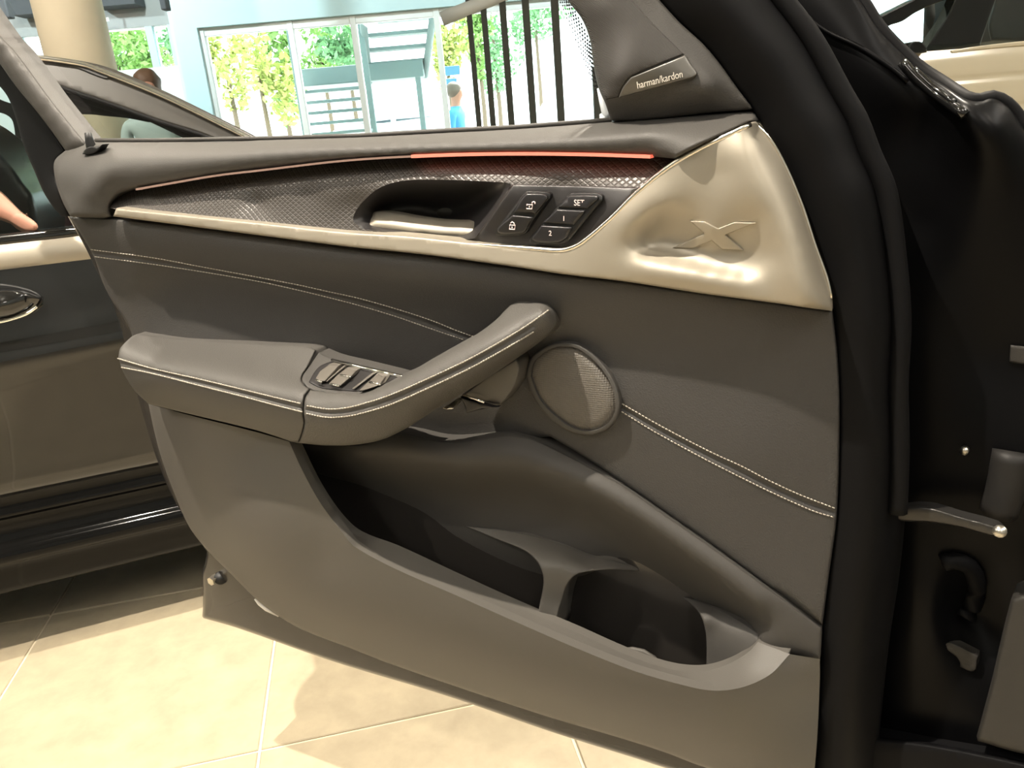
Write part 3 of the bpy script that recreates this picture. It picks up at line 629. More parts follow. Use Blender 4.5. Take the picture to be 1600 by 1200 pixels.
POCK = [[(455, 690), (560, 694), (622, 676), (697, 690), (797, 679)], [(797, 679), (835, 687), (897, 717), (960, 751), (987, 768), (1050, 812), (1112, 855), (1206, 924), (1284, 981)], [(1284, 981), (1281, 1034)], [(1234, 1024), (1184, 1005)], [(1170, 1040), (1110, 1072), (1050, 1064), (987, 1046), (835, 985), (710, 930), (616, 888), (554, 856), (515, 820), (480, 765), (455, 690)]]
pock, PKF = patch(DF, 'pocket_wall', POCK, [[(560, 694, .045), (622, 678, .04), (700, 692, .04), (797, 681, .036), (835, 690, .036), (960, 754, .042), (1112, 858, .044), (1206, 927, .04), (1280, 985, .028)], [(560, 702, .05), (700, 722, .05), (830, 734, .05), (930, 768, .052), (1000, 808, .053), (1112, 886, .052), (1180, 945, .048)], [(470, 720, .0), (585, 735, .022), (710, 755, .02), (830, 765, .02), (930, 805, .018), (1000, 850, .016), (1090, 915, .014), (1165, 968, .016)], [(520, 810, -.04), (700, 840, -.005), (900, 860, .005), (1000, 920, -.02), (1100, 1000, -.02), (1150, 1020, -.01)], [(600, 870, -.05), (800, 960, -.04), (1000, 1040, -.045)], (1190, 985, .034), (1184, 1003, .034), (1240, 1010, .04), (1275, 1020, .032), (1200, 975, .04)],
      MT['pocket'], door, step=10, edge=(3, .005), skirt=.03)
# bottle holder shoulder with the divider between the two bays
BH = [[(726, 822), (772, 841), (819, 860), (838, 876), (847, 893), (849, 912), (844, 940), (836, 985)], [(836, 985), (868, 1000)], [(868, 985), (873, 955), (879, 935), (885, 916), (896, 901), (913, 894), (960, 890), (1000, 892)], [(1000, 886), (930, 868), (866, 845), (790, 828), (726, 822)]]
pk = lambda u, v, e=0: (u, v, float(PKF(np.array([[u, v]]))[0]) + e)
patch(DF, 'bottle_holder_divider', BH, [pk(726, 822, .002), pk(790, 828, .002), pk(866, 845, .003), pk(930, 868, .002), pk(1000, 888, .002), (840, 872, .042), (880, 880, .045), (862, 910, .052), (855, 950, .056), (850, 985, .058), (875, 940, .05), (820, 858, .034), (940, 884, .024)], MT['plastic'], door, step=5, edge=(2, .003), skirt=.05, bstep=4)
BR = [[(1062, 930), (1082, 946), (1095, 962), (1102, 985), (1104, 1010), (1103, 1060)], [(1103, 1060), (1140, 1048), (1186, 1002)], [(1186, 990), (1160, 972), (1110, 945), (1062, 930)]]
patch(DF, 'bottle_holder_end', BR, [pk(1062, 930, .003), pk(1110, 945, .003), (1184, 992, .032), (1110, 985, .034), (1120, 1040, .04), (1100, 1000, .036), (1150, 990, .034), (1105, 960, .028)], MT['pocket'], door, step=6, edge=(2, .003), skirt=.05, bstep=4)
v, f = tube([DF.loc(u, w, .02) for u, w in ((974, 1014), (988, 1014), (1005, 1018), (1022, 1028), (1036, 1044))], [.001, .0028, .0032, .0028, .001], 8); mk('bottle_holder_ring', v, f, MT['plastic'], door)

# mirror triangle with tweeter, badge
tri, TWF = patch(DF, 'mirror_triangle_trim', [[(830, -105), (862, -40), (888, 2), (910, 32), (922, 65), (927, 100), (935, 137), (945, 160), (955, 189)], [(955, 189), (990, 189), (1050, 183), (1100, 177), (1176, 171)], sub(P0, 0, 170)[::-1], [(1030, 0), (985, -50), (930, -105)], [(930, -105), (830, -105)]],
      [[(888, 2, .02), (922, 65, .02), (945, 157, .022)], [(960, 180, .014), (1050, 178, .016), (1170, 168, .02)], [(1030, 0, .022), (1100, 72, .022), (1172, 162, .022)], (990, 60, .034), (1020, 120, .034), (1100, 140, .034), (960, 120, .032), (940, 10, .03), (860, -100, .02), (930, -100, .022)], MT['soft'], door, step=8, edge=(4, .006), skirt=.03)
patch(DF, 'tweeter_grille', [[(845, -90), (868, -40), (891, 2), (913, 32), (925, 65), (930, 100), (938, 137), (947, 156)], [(947, 156), (967, 152)], [(967, 152), (972, 138), (985, 121), (1070, 85)], [(1070, 85), (1050, 66), (1025, 41), (988, 0), (950, -45), (915, -90)], [(915, -90), (845, -90)]], lambda p: TWF(p) + .0015, MT['tweet'], tri, step=7, edge=(3, .003), skirt=.004)
bdg, BGF = patch(DF, 'speaker_badge', [[(967, 152), (974, 136), (986, 121)], [(986, 121), (1030, 103), (1071, 86)], [(1071, 86), (1080, 101), (1089, 115), (1082, 121)], [(1082, 121), (1025, 137), (967, 153)]], lambda p: TWF(p) + .004, MT['badge'], tri, step=6, edge=(2, .0015), skirt=.005, bstep=3)
text(DF, 'badge_lettering', 'harman/kardon', 996.5, 138.5, 1067, 120.5, 1.25, float(TWF(np.array([[1030, 120]]))[0]) + .0062, MT['print_'], tri)

# window frame, rear and front uprights with the top rail, glass
FRL = [(-150, -150), (-70, -45), (0, 55), (25, 82), (75, 150), (100, 182), (134, 224)]
FRR = [(105, 240), (100, 232), (62, 180), (25, 135), (0, 100), (-75, 0), (-185, -150)]
patch(DF, 'window_frame_upright', [FRL, [(134, 224), (130, 240), (105, 240)], FRR, [(-185, -150), (-150, -150)]], [[(-150, -150, .012), (0, 55, .012), (134, 224, .012)], [(105, 240, .012), (0, 100, .012), (-185, -150, .012)], [(112, 225, .02), (62, 165, .02), (12, 93, .02), (-70, -20, .02), (-165, -148, .02)]], MT['soft'], door, step=8, edge=(4, .006), skirt=.03)
v, f = tube([DF.loc(p[0] + 3, p[1] - 2, -.004) for p in catmull(FRL, step=20)], .0035, 6); mk('window_channel_seal', v, f, MT['rubber'], door)
OUTR = [(84, 258), (92, 300), (100, 330), (110, 345)]
patch(DF, 'door_edge_seal', [[(-192, -150), (-75, 0), (0, 98), (62, 178), (102, 236)], [(102, 236), (88, 252), (86, 275), (94, 300), (108, 338)], [(96, 338), (82, 322), (68, 300), (54, 268), (36, 225), (22, 176), (8, 145), (-30, 105), (-120, 0), (-245, -150)], [(-245, -150), (-192, -150)]], [[(-192, -150, .004), (0, 98, .004), (102, 236, .004), (92, 300, .004)], [(-245, -150, -.03), (-30, 105, -.03), (22, 176, -.03), (54, 268, -.03), (82, 322, -.03)]], MT['rubber'], door, step=10, edge=(4, .006), skirt=.06)
# lock pin
v, f = tube([DF.loc(144, 234, .02), DF.loc(142, 228, .02), DF.loc(139, 216, .02), DF.loc(137, 207, .02)], [.006, .0065, .005, .0042], 12); mk('lock_pin', v, f, MT['dark'], door)
patch(DF, 'lock_pin_collar', [[(129, 240), (133, 233), (142, 229), (152, 230), (160, 225)], [(160, 226), (153, 236), (143, 241), (129, 241)]], .04, MT['dark'], door, step=3, edge=(1.5, .003), skirt=.01, bstep=2)
# glass and its dotted ceramic band
gl_ = [DF.loc(*p, -.012) for p in ((120, 232), (955, 205), (945, 160), (925, 60), (885, 0), (780, -150), (-165, -150), (0, 78))]
mk('window_glass', gl_, [tuple(range(8))], MT['door_glass'], door, smooth=False)
L = []
for q in np.arange(0, 1, .019):
    A = catmull([(862, -30), (874, 0), (905, 75), (930, 140), (938, 165)], n_per=40)[:, :2]; B = catmull([(872, -30), (890, 0), (922, 62), (930, 105), (942, 165)], n_per=40)[:, :2]
    i = min(int(q * len(A)), len(A) - 1); a, c = A[i], B[i]; n = 5
    for k in range(n):
        r = (k + (.5 if int(round(q / .019)) % 2 else 0)) / n
        if r > 1: continue
        p = a + (c - a) * r; s = .0011 if r > .4 else .0008
        cx, cy, cz = DF.loc(p[0], p[1], -.010); L.append(([(cx + s * math.cos(h), cy, cz + s * 1.25 * math.sin(h)) for h in np.arange(6) * math.pi / 3], [(0, 1, 2, 3, 4, 5)]))
o = mk('glass_dot_band', *join(L), MT['dark'], door, smooth=False); o['kind'] = 'stuff'
mk('film_scrap', *join([tube([DF.loc(u, w, -.006) for u, w in ((934, 138), (941, 160), (948, 178), (955, 194))], [.001, .003, .005, .001], 6), tube([DF.loc(u, w, -.004) for u, w in ((938, 178), (942, 186), (948, 193))], [.001, .004, .001], 6)]), mat('white_film', (.7, .75, .78), .4), door)

# front end of the door and frame: thick black seal surface up to the hinge side
P1 = [(1190, -60), (1235, 0), (1280, 60), (1330, 150), (1352, 188), (1372, 240), (1397, 300), (1412, 400), (1420, 500), (1416, 600), (1418, 700), (1415, 800), (1405, 900), (1390, 1000), (1380, 1090), (1370, 1200), (1366, 1280)]
P0x = [(930, -105), (985, -50)] + P0
patch(DF, 'door_front_edge', [P0x, [(1268, 1280), (1366, 1280)], P1[::-1], [(1190, -60), (1150, -105)], [(1150, -105), (930, -105)]], [[(p[0], p[1], .018) for p in P0x], [(p[0] - 45, p[1], .018) for p in P1], [(p[0], p[1], -.03) for p in P1]], MT['rubber'], door, step=12, edge=(6, .006), skirt=.06)
v, f = tube([DF.loc(p[0] - 12, p[1], .0) for p in catmull(P1[:12], step=14)], .009, 10); mk('edge_seal_bead', v, f, MT['rubber'], door)

# ------------------------------------------------------------------ front pillar and jamb of the same car
_h = DF.world(DF.loc(1418, 600, -.03)); JF = Frame((_h[0], _h[1] + .03, 0), -42)

SIL = [(1230, -110), (1290, -60), (1345, 0), (1372, 42), (1400, 72), (1440, 108), (1475, 130), (1510, 153), (1530, 157), (1550, 152), (1572, 162), (1588, 180), (1605, 205), (1660, 260), (1760, 330)]
jamb, JBF = patch(JF, 'pillar_jamb', [[(1110, -110), (1160, -60), (1205, 0), (1250, 60), (1300, 150), (1330, 200), (1365, 300), (1385, 400), (1392, 600), (1388, 800), (1370, 1000), (1355, 1290)], [(1355, 1290), (1760, 1290)], [(1760, 1290), (1760, 330)], SIL[::-1], [(1230, -110), (1110, -110)]],
      [[(1205, 0, -.01), (1300, 150, -.01), (1390, 500, -.012), (1388, 800, -.01), (1365, 1200, -.01)], [(1290, 0, -.012), (1400, 110, -.008), (1470, 200, -.012), (1470, 500, -.015), (1470, 800, -.01), (1450, 1100, .0)], [(1345, 0, -.02), (1440, 108, -.02), (1550, 155, -.005), (1600, 205, -.015)], (1500, 170, .012), (1560, 200, .01), (1600, 400, -.02), (1540, 560, -.03), (1600, 700, -.02), (1600, 900, -.03), (1500, 950, -.04), (1600, 1200, .0), (1450, 350, -.02)],
      MT['jamb'], suv, step=14, edge=(7, .012), skirt=.015)
body = jamb
_m = lambda fr: Matrix.Translation(Vector(fr.P)) @ Matrix.Rotation(fr.a, 4, 'Z')
jamb.matrix_local = _m(DF).inverted() @ _m(JF)
jt = lambda u, v, e=.004: float(JBF(np.array([[u, v]]))[0]) + e
def jtube(nm, pts, r, m, e=.004, seg=8): return mk(nm, *tube([JF.loc(p[0], p[1], jt(p[0], p[1], e)) for p in catmull(pts, step=14)], r, seg), m, body)
jtube('pillar_flange', [(1235, 5), (1290, 48), (1340, 72), (1378, 96), (1400, 112), (1418, 128)], .0022, MT['jamb'])
jtube('pillar_flange', [(1410, 97), (1432, 122), (1460, 146), (1508, 180)], .0045, MT['paint'], .002)
jtube('pillar_flange', [(1428, 108), (1460, 138), (1490, 160)], .003, MT['paint'], .004)
jtube('door_aperture_seal', [(1292, -58), (1346, 1), (1373, 43), (1400, 73), (1440, 109), (1475, 131), (1510, 154), (1530, 158), (1550, 153), (1572, 163), (1588, 181), (1605, 206), (1660, 261)], .0065, MT['rubber'], -.012)
patch(JF, 'check_strap', [[(1392, 800), (1410, 793), (1450, 792), (1500, 806), (1556, 822), (1566, 831)], [(1566, 836), (1552, 838), (1500, 824), (1450, 816), (1400, 812), (1392, 800)]], .035, mat('dark_steel', (.05, .048, .045), .3, metal=.6), body, step=8, edge=(4, .006), skirt=.012)
v, f = tube([JF.loc(1562, 830, .045), JF.loc(1562, 830, .02)], .006, 12); mk('check_strap_pin', v, f, MT['steel'], body)
b2 = JF.loc(1508, 702, jt(1508, 702)); v, f = tube([b2, (b2[0], b2[1] - .006, b2[2])], .004, 10); mk('screw', v, f, MT['steel'], body)
patch(JF, 'jamb_bracket', [[(1579, 539), (1610, 543)], [(1610, 570), (1577, 566)], [(1577, 566), (1579, 539)]], jt(1590, 555, .004), MT['greyplastic'], body, step=6, edge=(2, .003), skirt=.01)
patch(JF, 'jamb_bracket', [[(1476, 1006), (1484, 1003), (1528, 1024)], [(1528, 1030), (1522, 1049), (1500, 1042)], [(1500, 1036), (1494, 1026), (1476, 1014)]], jt(1500, 1025, .006), MT['greyplastic'], body, step=6, edge=(2, .003), skirt=.01)
rb = []
for k in range(9):
    a = math.radians(-100 + k * 14); rb.append((1500 + 24 * math.cos(a) * 1.0 - 6, 920 + 55 * math.sin(a)))
jtube('cable_boot', [(1472, 880), (1490, 876), (1515, 885), (1526, 910), (1522, 940), (1508, 966)], .009, MT['rubber'], .004, 12)
jtube('hinge_post', [(1582, 705), (1572, 760), (1560, 800)], .017, mat('hinge_grey', (.018, .017, .016), .5, spec=.2), .0, 16)
patch(JF, 'kick_panel', [[(1580, 935), (1600, 928), (1700, 930)], [(1700, 1190), (1600, 1178), (1528, 1158)], [(1526, 1150), (1550, 1060), (1566, 990), (1580, 935)]], .03, MT['greyplastic'], body, step=14, edge=(8, .012), skirt=.03)
jtube('jamb_edge', [(1345, 920), (1341, 960), (1338, 1000), (1334, 1042)], [.0006] * 0 or .0022, MT['chrome'], .052)  # chrome sliver added as a lamp's glint on the glossy painted edge
patch(JF, 'sill_seal', [[(1350, 1150), (1450, 1160), (1600, 1190), (1760, 1230)], [(1760, 1290), (1350, 1290)], [(1350, 1290), (1350, 1150)]], .03, MT['rubber'], body, step=20, edge=(8, .02), skirt=.05)

# ------------------------------------------------------------------ neighbouring black saloon
NF = Frame(atz(0, 938, .17), 20); NF.P[2] = 0
nb = NF.root('parked_saloon'); tag(nb, 'black saloon parked behind the open door, with silver window trim and curved door handle', 'car')
prof = [(.16, -.16), (.17, -.03), (.20, -.018), (.245, -.012), (.262, .0), (.285, -.004), (.30, -.022), (.35, -.028), (.368, -.018), (.385, -.028), (.41, -.022), (.43, -.010), (.50, .0), (.60, .012), (.68, .024), (.72, .030), (.745, .028), (.77, .018), (.82, .011), (.87, .007), (.918, .0)]
S0, S1 = -1.5, 1.45
def sprof(s):
    k = .035 * max(0, (s - .1)) if s < 1 else .0315
    out = []
    for z, t in prof:
        zz = z + (k * (1 if .6 < z < .8 else 0)); tt_ = t - .10 * max(0, s - 1.1)**2 - .05 * max(0, -1.0 - s)**2
        out.append((s, -tt_, zz))
    return out
rows = [sprof(s) for s in np.linspace(S0, S1, 60)]
ps = catmull([(z, t) for z, t in prof], n_per=3); prof = [tuple(p) for p in ps]
rows = [sprof(s) for s in np.linspace(S0, S1, 60)]
_n = sum(1 for p in prof if p[0] <= .412)
bs = mk('body_side', *loft([r[_n - 1:] for r in rows]), MT['paint'], nb); mk('rocker_panel', *loft([r[:_n] for r in rows]), MT['rocker'], nb)
CW = 1.84
mk('body_far_side', *loft([[(p[0], CW - p[1], p[2]) for p in r] for r in rows[::4]]), MT['paint'], nb)
def strip(nm, z0, z1, t0, t1, m, s0=S0 + .3, s1=.95): return mk(nm, *boxm(s0, s1, -max(t0, t1), -max(t0, t1) + .03, z0, z1), m, nb, smooth=False)
silver_m = mat('satin_window_trim', (.42, .38, .31), .45, metal=.3)
mk('window_trim', *loft([[(s, .0, .918), (s, -.006, .925), (s, -.004, .95), (s, .004, .968), (s, .02, .972)] for s in np.linspace(S0 + .3, 1.0, 30)]), silver_m, nb)
mk('window_moulding', *loft([[(s, .006, .97), (s, .004, .975), (s, .008, .986), (s, .016, .99), (s, .05, .988)] for s in np.linspace(S0 + .3, 1.0, 30)]), MT['paint'], nb)
z0_, t0_, m_ = .985, -.02, .42
nl = lambda p: np.array([-NF.lean(q[0], q[1], z0_, t0_, m_)[1] for q in p])
pil_m = mat('black_pillar_paint', (.03, .027, .022), .3, coat=.4)
patch(NF, 'front_pillar', [[(-170, 74), (0, 79), (30, 83), (100, 91), (165, 104), (250, 139), (330, 178), (400, 213), (520, 280)], [(520, 280), (430, 268)], [(430, 268), (330, 216), (250, 190), (180, 165), (70, 128), (45, 118), (0, 108), (-170, 104)], [(-170, 104), (-170, 74)]], nl, pil_m, nb, step=9, edge=(5, .008), skirt=.03)
nt_ = lambda p, e=.006: NF.loc(p[0], p[1], float(nl([p])[0]) + e)
v, f = tube([nt_(p) for p in catmull([(0, 84), (30, 87), (80, 93), (130, 101), (150, 108), (250, 148), (355, 199), (420, 232)], step=10)], .006, 8); mk('roof_drip_chrome', v, f, MT['chrome'], nb)
patch(NF, 'pillar_insert', [[(123, 106), (138, 105), (172, 119)], [(172, 119), (165, 122), (123, 106)]], lambda p: nl(p) + .004, MT['dark'], nb, step=4, skirt=.003, bstep=2)
v, f = tube([nt_(p, .003) for p in catmull([(70, 129), (180, 166), (250, 191), (330, 217), (400, 252)], step=10)], .005, 8); mk('window_seal', v, f, MT['rubber'], nb)
# roof, windscreen, far greenhouse
edge_n = [nt_(p, -.005) for p in catmull([(-170, 74), (0, 79), (30, 83), (100, 91), (165, 104)], step=20)]
roof_rows = []
for y in np.linspace(0, 1, 9):
    roof_rows.append([(p[0] - .0, p[1] + y * (CW - 2 * p[1]), p[2] + .03 * math.sin(math.pi * y)) for p in edge_n])
mk('roof', *loft(roof_rows), MT['paint'], nb)
wn = [nt_(p, -.01) for p in catmull([(165, 104), (250, 139), (330, 178), (400, 213), (520, 280)], step=20)]
mk('windscreen', *loft([[(p[0] + .02 * math.sin(math.pi * y), p[1] + y * (CW - 2 * p[1]), p[2] + .01 * math.sin(math.pi * y)) for p in wn] for y in np.linspace(0, 1, 9)]), glass('windscreen_glass', (.9, 1, .97)), nb)
fp = [[(p[0], CW - p[1] + .0, p[2]) for p in wn], [(p[0] - .10, CW - p[1], p[2] - .015) for p in wn]]
mk('far_pillar', *loft(fp), MT['dark'], nb)
mk('far_roof_rail', *loft([[(p[0], CW - p[1], p[2]) for p in edge_n], [(p[0], CW - p[1] + .02, p[2] - .07) for p in edge_n]]), MT['dark'], nb)
gnear = glass('saloon_glass', (.8, .9, .88))
q0 = [(S0 + .3, -t0_, z0_), (1.0, -t0_, z0_)]
mk('side_glass', [q0[0], q0[1], (wn[-1][0] - .05, wn[-1][1] + .01, wn[-1][2]), (wn[0][0], wn[0][1] + .01, wn[0][2] - .02), (S0 + .4, edge_n[0][1] + .01, edge_n[0][2] - .02)], [(0, 1, 2, 3, 4)], gnear, nb, smooth=False)
maroon = mat('maroon_door_card', (.03, .008, .012), .6)
bevelbox('far_door_card', S0 + .3, 1.1, CW - .14, CW - .06, .25, .97, maroon, nb, .02)
bevelbox('cabin_floor', S0 + .2, 1.4, .08, CW - .08, .2, .26, MT['dark'], nb, .01)
bevelbox('dashboard', .72, 1.2, .12, CW - .12, .5, .88, MT['dark'], nb, .06)
hood = [[(s, y, .965 - .10 * (s - .9) - .05 * abs(y / CW - .5)**2 * 4) for y in np.linspace(.06, CW - .06, 9)] for s in np.linspace(.9, 1.45, 8)]
mk('bonnet', *loft(hood), MT['paint'], nb)
patch(NF, 'front_seat', [[(-150, 150), (-60, 190), (-10, 230), (20, 262), (38, 288), (52, 306), (60, 340), (58, 400)], [(58, 400), (-150, 420)], [(-150, 420), (-150, 150)]], -.38, mat('black_seat_leather', (.012, .012, .014), .35), nb, step=12, edge=(14, .03), skirt=.45)
patch(NF, 'mid_pillar', [[(-60, 100), (-10, 150), (27, 165)], [(30, 185), (34, 235), (30, 255)], [(24, 255), (20, 190), (0, 176), (-60, 172)], [(-60, 172), (-60, 100)]], -1.55, MT['dark'], nb, step=9, skirt=.03)
# curved handle
hd = empty('door_handle'); hd.parent = nb
hb, HBF = patch(NF, 'door_handle_grip', [[(-70, 458), (0, 453), (30, 455), (55, 462), (66, 466)], [(66, 466), (60, 478), (40, 492), (0, 503), (-70, 512)], [(-70, 512), (-70, 458)]], [(-60, 485, .04), (0, 476, .05), (40, 472, .045), (66, 467, .024), (0, 503, .03), (0, 455, .03), (40, 492, .028)], MT['paint'], nb, step=5, edge=(4, .01), skirt=.012, bstep=4)
patch(NF, 'handle_cup', [[(-70, 444), (0, 443), (40, 450), (62, 460), (69, 472)], [(69, 472), (50, 492), (0, 508), (-70, 518)], [(-70, 518), (-70, 444)]], .012, MT['dark'], nb, step=7, edge=(3, .006), skirt=.005)
v, f = tube([NF.loc(p[0], p[1], .038) for p in catmull([(-70, 513), (0, 503), (40, 491), (58, 479)], step=8)], .0035, 8); mk('handle_chrome', v, f, MT['chrome'], nb)
bpy.data.objects.remove(hd)
for s in (1.0, -1.35):
    for y in (.0, CW - .2):
        R = []
        bm = bmesh.new(); bmesh.ops.create_cone(bm, cap_ends=True, segments=32, radius1=.33, radius2=.33, depth=.2); bmesh.ops.bevel(bm, geom=[e for e in bm.edges if len(e.link_faces) == 2 and any(len(q.verts) > 4 for q in e.link_faces)], offset=.03, segments=3, affect='EDGES')
        bmesh.ops.rotate(bm, verts=bm.verts, matrix=Matrix.Rotation(math.radians(90), 3, 'X')); me = bpy.data.meshes.new('tyre'); bm.to_mesh(me); bm.free(); me.materials.append(MT['rubber'])
        o = bpy.data.objects.new('tyre', me); COL.objects.link(o); o.parent = nb; o.location = (s, y + .1, .33)
# ------------------------------------------------------------------ people: one continuous skinned body each
def person(name, label, joints, bones, mats, parent_loc=(0, 0, 0), hair=None, subd=2):
    me = bpy.data.meshes.new(name); idx = {k: i for i, k in enumerate(joints)}
    me.from_pydata([joints[k][0] for k in joints], [(idx[a], idx[c]) for a, c in bones], [])
    o = bpy.data.objects.new(name, me); COL.objects.link(o); o.location = parent_loc
    sk = o.modifiers.new('skin', 'SKIN'); sk.use_smooth_shade = True
    for i, k in enumerate(joints):
        r = joints[k][1]; r = r if isinstance(r, tuple) else (r, r)
        me.skin_vertices[0].data[i].radius = r; me.skin_vertices[0].data[i].use_root = (i == 0)
    s = o.modifiers.new('smooth', 'SUBSURF'); s.levels = subd; s.render_levels = subd
    me.materials.append(mats)
    tag(o, label, 'person')
    if hair:
        bm = bmesh.new(); bmesh.ops.create_uvsphere(bm, u_segments=20, v_segments=14, radius=1)
        for v_ in bm.verts:
            v_.co = Vector((v_.co.x * hair[1], v_.co.y * hair[1] * 1.1, v_.co.z * hair[2]))
            v_.co += Vector((math.sin(v_.co.z * 90) * .004, math.cos(v_.co.x * 80) * .004, 0))
        hm = bpy.data.meshes.new('hair'); bm.to_mesh(hm); bm.free(); hm.materials.append(hair[3])
        for p in hm.polygons: p.use_smooth = True
        h = bpy.data.objects.new('hair', hm); COL.objects.link(h); h.parent = o; h.location = hair[0]
    return o
def person_mat(name, rules, axis='Z'):
    """clothing bands by height on the body"""
    m = bpy.data.materials.new(name); m.use_nodes = True; nt = m.node_tree; b = nt.nodes['Principled BSDF']; b.inputs['Roughness'].default_value = .7
    tc = nt.nodes.new('ShaderNodeTexCoord'); sp = nt.nodes.new('ShaderNodeSeparateXYZ'); nt.links.new(tc.outputs['Object'], sp.inputs[0])
    mr = nt.nodes.new('ShaderNodeMapRange'); mr.inputs[1].default_value = rules[0]; mr.inputs[2].default_value = rules[1]; nt.links.new(sp.outputs[axis], mr.inputs[0])
    cr = nt.nodes.new('ShaderNodeValToRGB'); cr.color_ramp.interpolation = 'CONSTANT'; nt.links.new(mr.outputs[0], cr.inputs[0])
    for i, (p, c) in enumerate(rules[2]):
        e = cr.color_ramp.elements[i] if i < 2 else cr.color_ramp.elements.new(p)
        e.position = p; e.color = (*c, 1)
    nt.links.new(cr.outputs[0], b.inputs['Base Color']); return m
SKIN = (.40, .20, .14)
def standing(name, label, x, y, h, face, top, legs, haircol, z=0):
    k = h / 1.75
    J = dict(pelvis=((0, 0, .95), (.15, .11)), waist=((0, 0, 1.10), (.13, .10)), chest=((0, 0, 1.30), (.155, .11)), neck0=((0, 0, 1.45), (.07, .07)), neck=((0, .0, 1.52), .05), head=((0, -.02, 1.60), (.075, .085)), crown=((0, -.01, 1.69), (.07, .085)), nose=((0, -.10, 1.605), .016))
    B = [('pelvis', 'waist'), ('waist', 'chest'), ('chest', 'neck0'), ('neck0', 'neck'), ('neck', 'head'), ('head', 'crown'), ('head', 'nose')]
    for s, n in ((-1, 'l'), (1, 'r')):
        J.update({n + 'sh': ((.19 * s, 0, 1.40), .06), n + 'el': ((.23 * s, .02, 1.12), .043), n + 'wr': ((.24 * s, -.04, .89), .03), n + 'hand': ((.24 * s, -.06, .80), (.02, .038)), n + 'hip': ((.09 * s, 0, .86), .085), n + 'kn': ((.10 * s, -.01, .49), .06), n + 'an': ((.10 * s, .01, .09), .042), n + 'toe': ((.11 * s, -.14, .035), .035)})
        B += [('chest', n + 'sh'), (n + 'sh', n + 'el'), (n + 'el', n + 'wr'), (n + 'wr', n + 'hand'), ('pelvis', n + 'hip'), (n + 'hip', n + 'kn'), (n + 'kn', n + 'an'), (n + 'an', n + 'toe')]
        for i in range(4):
            J[n + 'f%d' % i] = ((.24 * s, -.085 + .018 * i, .72 - (.012 if i in (1, 2) else 0)), .008); B.append((n + 'hand', n + 'f%d' % i))
        J[n + 'th'] = ((.225 * s, -.105, .79), .009); B.append((n + 'wr', n + 'th'))
    J = {a: (tuple(c * k for c in p), (tuple(q * k for q in r) if isinstance(r, tuple) else r * k)) for a, (p, r) in J.items()}
    m = person_mat(name + '_cloth', (0, 1.8 * k, [(0, (.02, .02, .02)), (.05, legs), (.53, top), (.815, SKIN)]))
    o = person(name, label, J, B, m, (x, y, z), ((0, .012 * k, 1.665 * k), .092 * k, .10 * k, mat(name + '_hair', haircol, .6)))
    o.rotation_euler = (0, 0, face); return o
# driver sitting in the saloon, forearm and hand resting on the window sill
def nw(u, v, t): return NF.loc(u, v, t)
el, wr_, pa = nw(-75, 290, -.10), nw(22, 336, -.045), nw(34, 349, -.035)
mid_f = nw(-15, 316, -.07)
sh = (el[0] - .10, el[1] + .18, 1.17)
J = dict(pelvis=((sh[0] - .10, .52, .48), (.16, .12)), waist=((sh[0] - .14, .52, .68), (.14, .11)), chest=((sh[0] - .12, .50, .98), (.16, .12)), neck0=((sh[0] - .09, .50, 1.12), .06), head=((sh[0] - .06, .50, 1.22), (.075, .085)), crown=((sh[0] - .05, .50, 1.28), (.06, .07)),
         sh=(sh, .05), el=(el, .043), mid=(mid_f, .036), wr=(wr_, .018), palm=(pa, (.012, .022)), sh2=((sh[0], .72, 1.05), .05), el2=((sh[0] + .10, .78, .80), .04), wr2=((sh[0] + .32, .70, .78), .028), hand2=((sh[0] + .40, .68, .80), .03),
         hip=((sh[0] + .05, .42, .46), .085), kn=((sh[0] + .42, .40, .56), .06), an=((sh[0] + .72, .40, .30), .04), hip2=((sh[0] + .05, .62, .46), .085), kn2=((sh[0] + .42, .64, .56), .06), an2=((sh[0] + .72, .64, .30), .04))
B = [('pelvis', 'waist'), ('waist', 'chest'), ('chest', 'neck0'), ('neck0', 'head'), ('head', 'crown'), ('chest', 'sh'), ('sh', 'el'), ('el', 'mid'), ('mid', 'wr'), ('wr', 'palm'), ('chest', 'sh2'), ('sh2', 'el2'), ('el2', 'wr2'), ('wr2', 'hand2'), ('pelvis', 'hip'), ('hip', 'kn'), ('kn', 'an'), ('pelvis', 'hip2'), ('hip2', 'kn2'), ('kn2', 'an2')]
for i, (u, v, t) in enumerate(((58, 355, -.008), (58, 359, -.024), (54, 362, -.04), (47, 363, -.054))):
    a = nw(u, v, t); J['f%d' % i] = (a, .0075); B.append(('palm', 'f%d' % i))
J['th'] = (nw(40, 347, -.06), .008); B.append(('wr', 'th'))
pm = person_mat('driver_skin_and_shirt', (-.9, .9, [(0, (.03, .03, .035)), ((sh[0] + .06 + .9) / 1.8, SKIN)]), 'X')
drv = person('person', 'person inside the black saloon resting a bare forearm and hand on the window sill', J, B, pm)
drv.location = NF.P; drv.rotation_euler = (0, 0, NF.a)

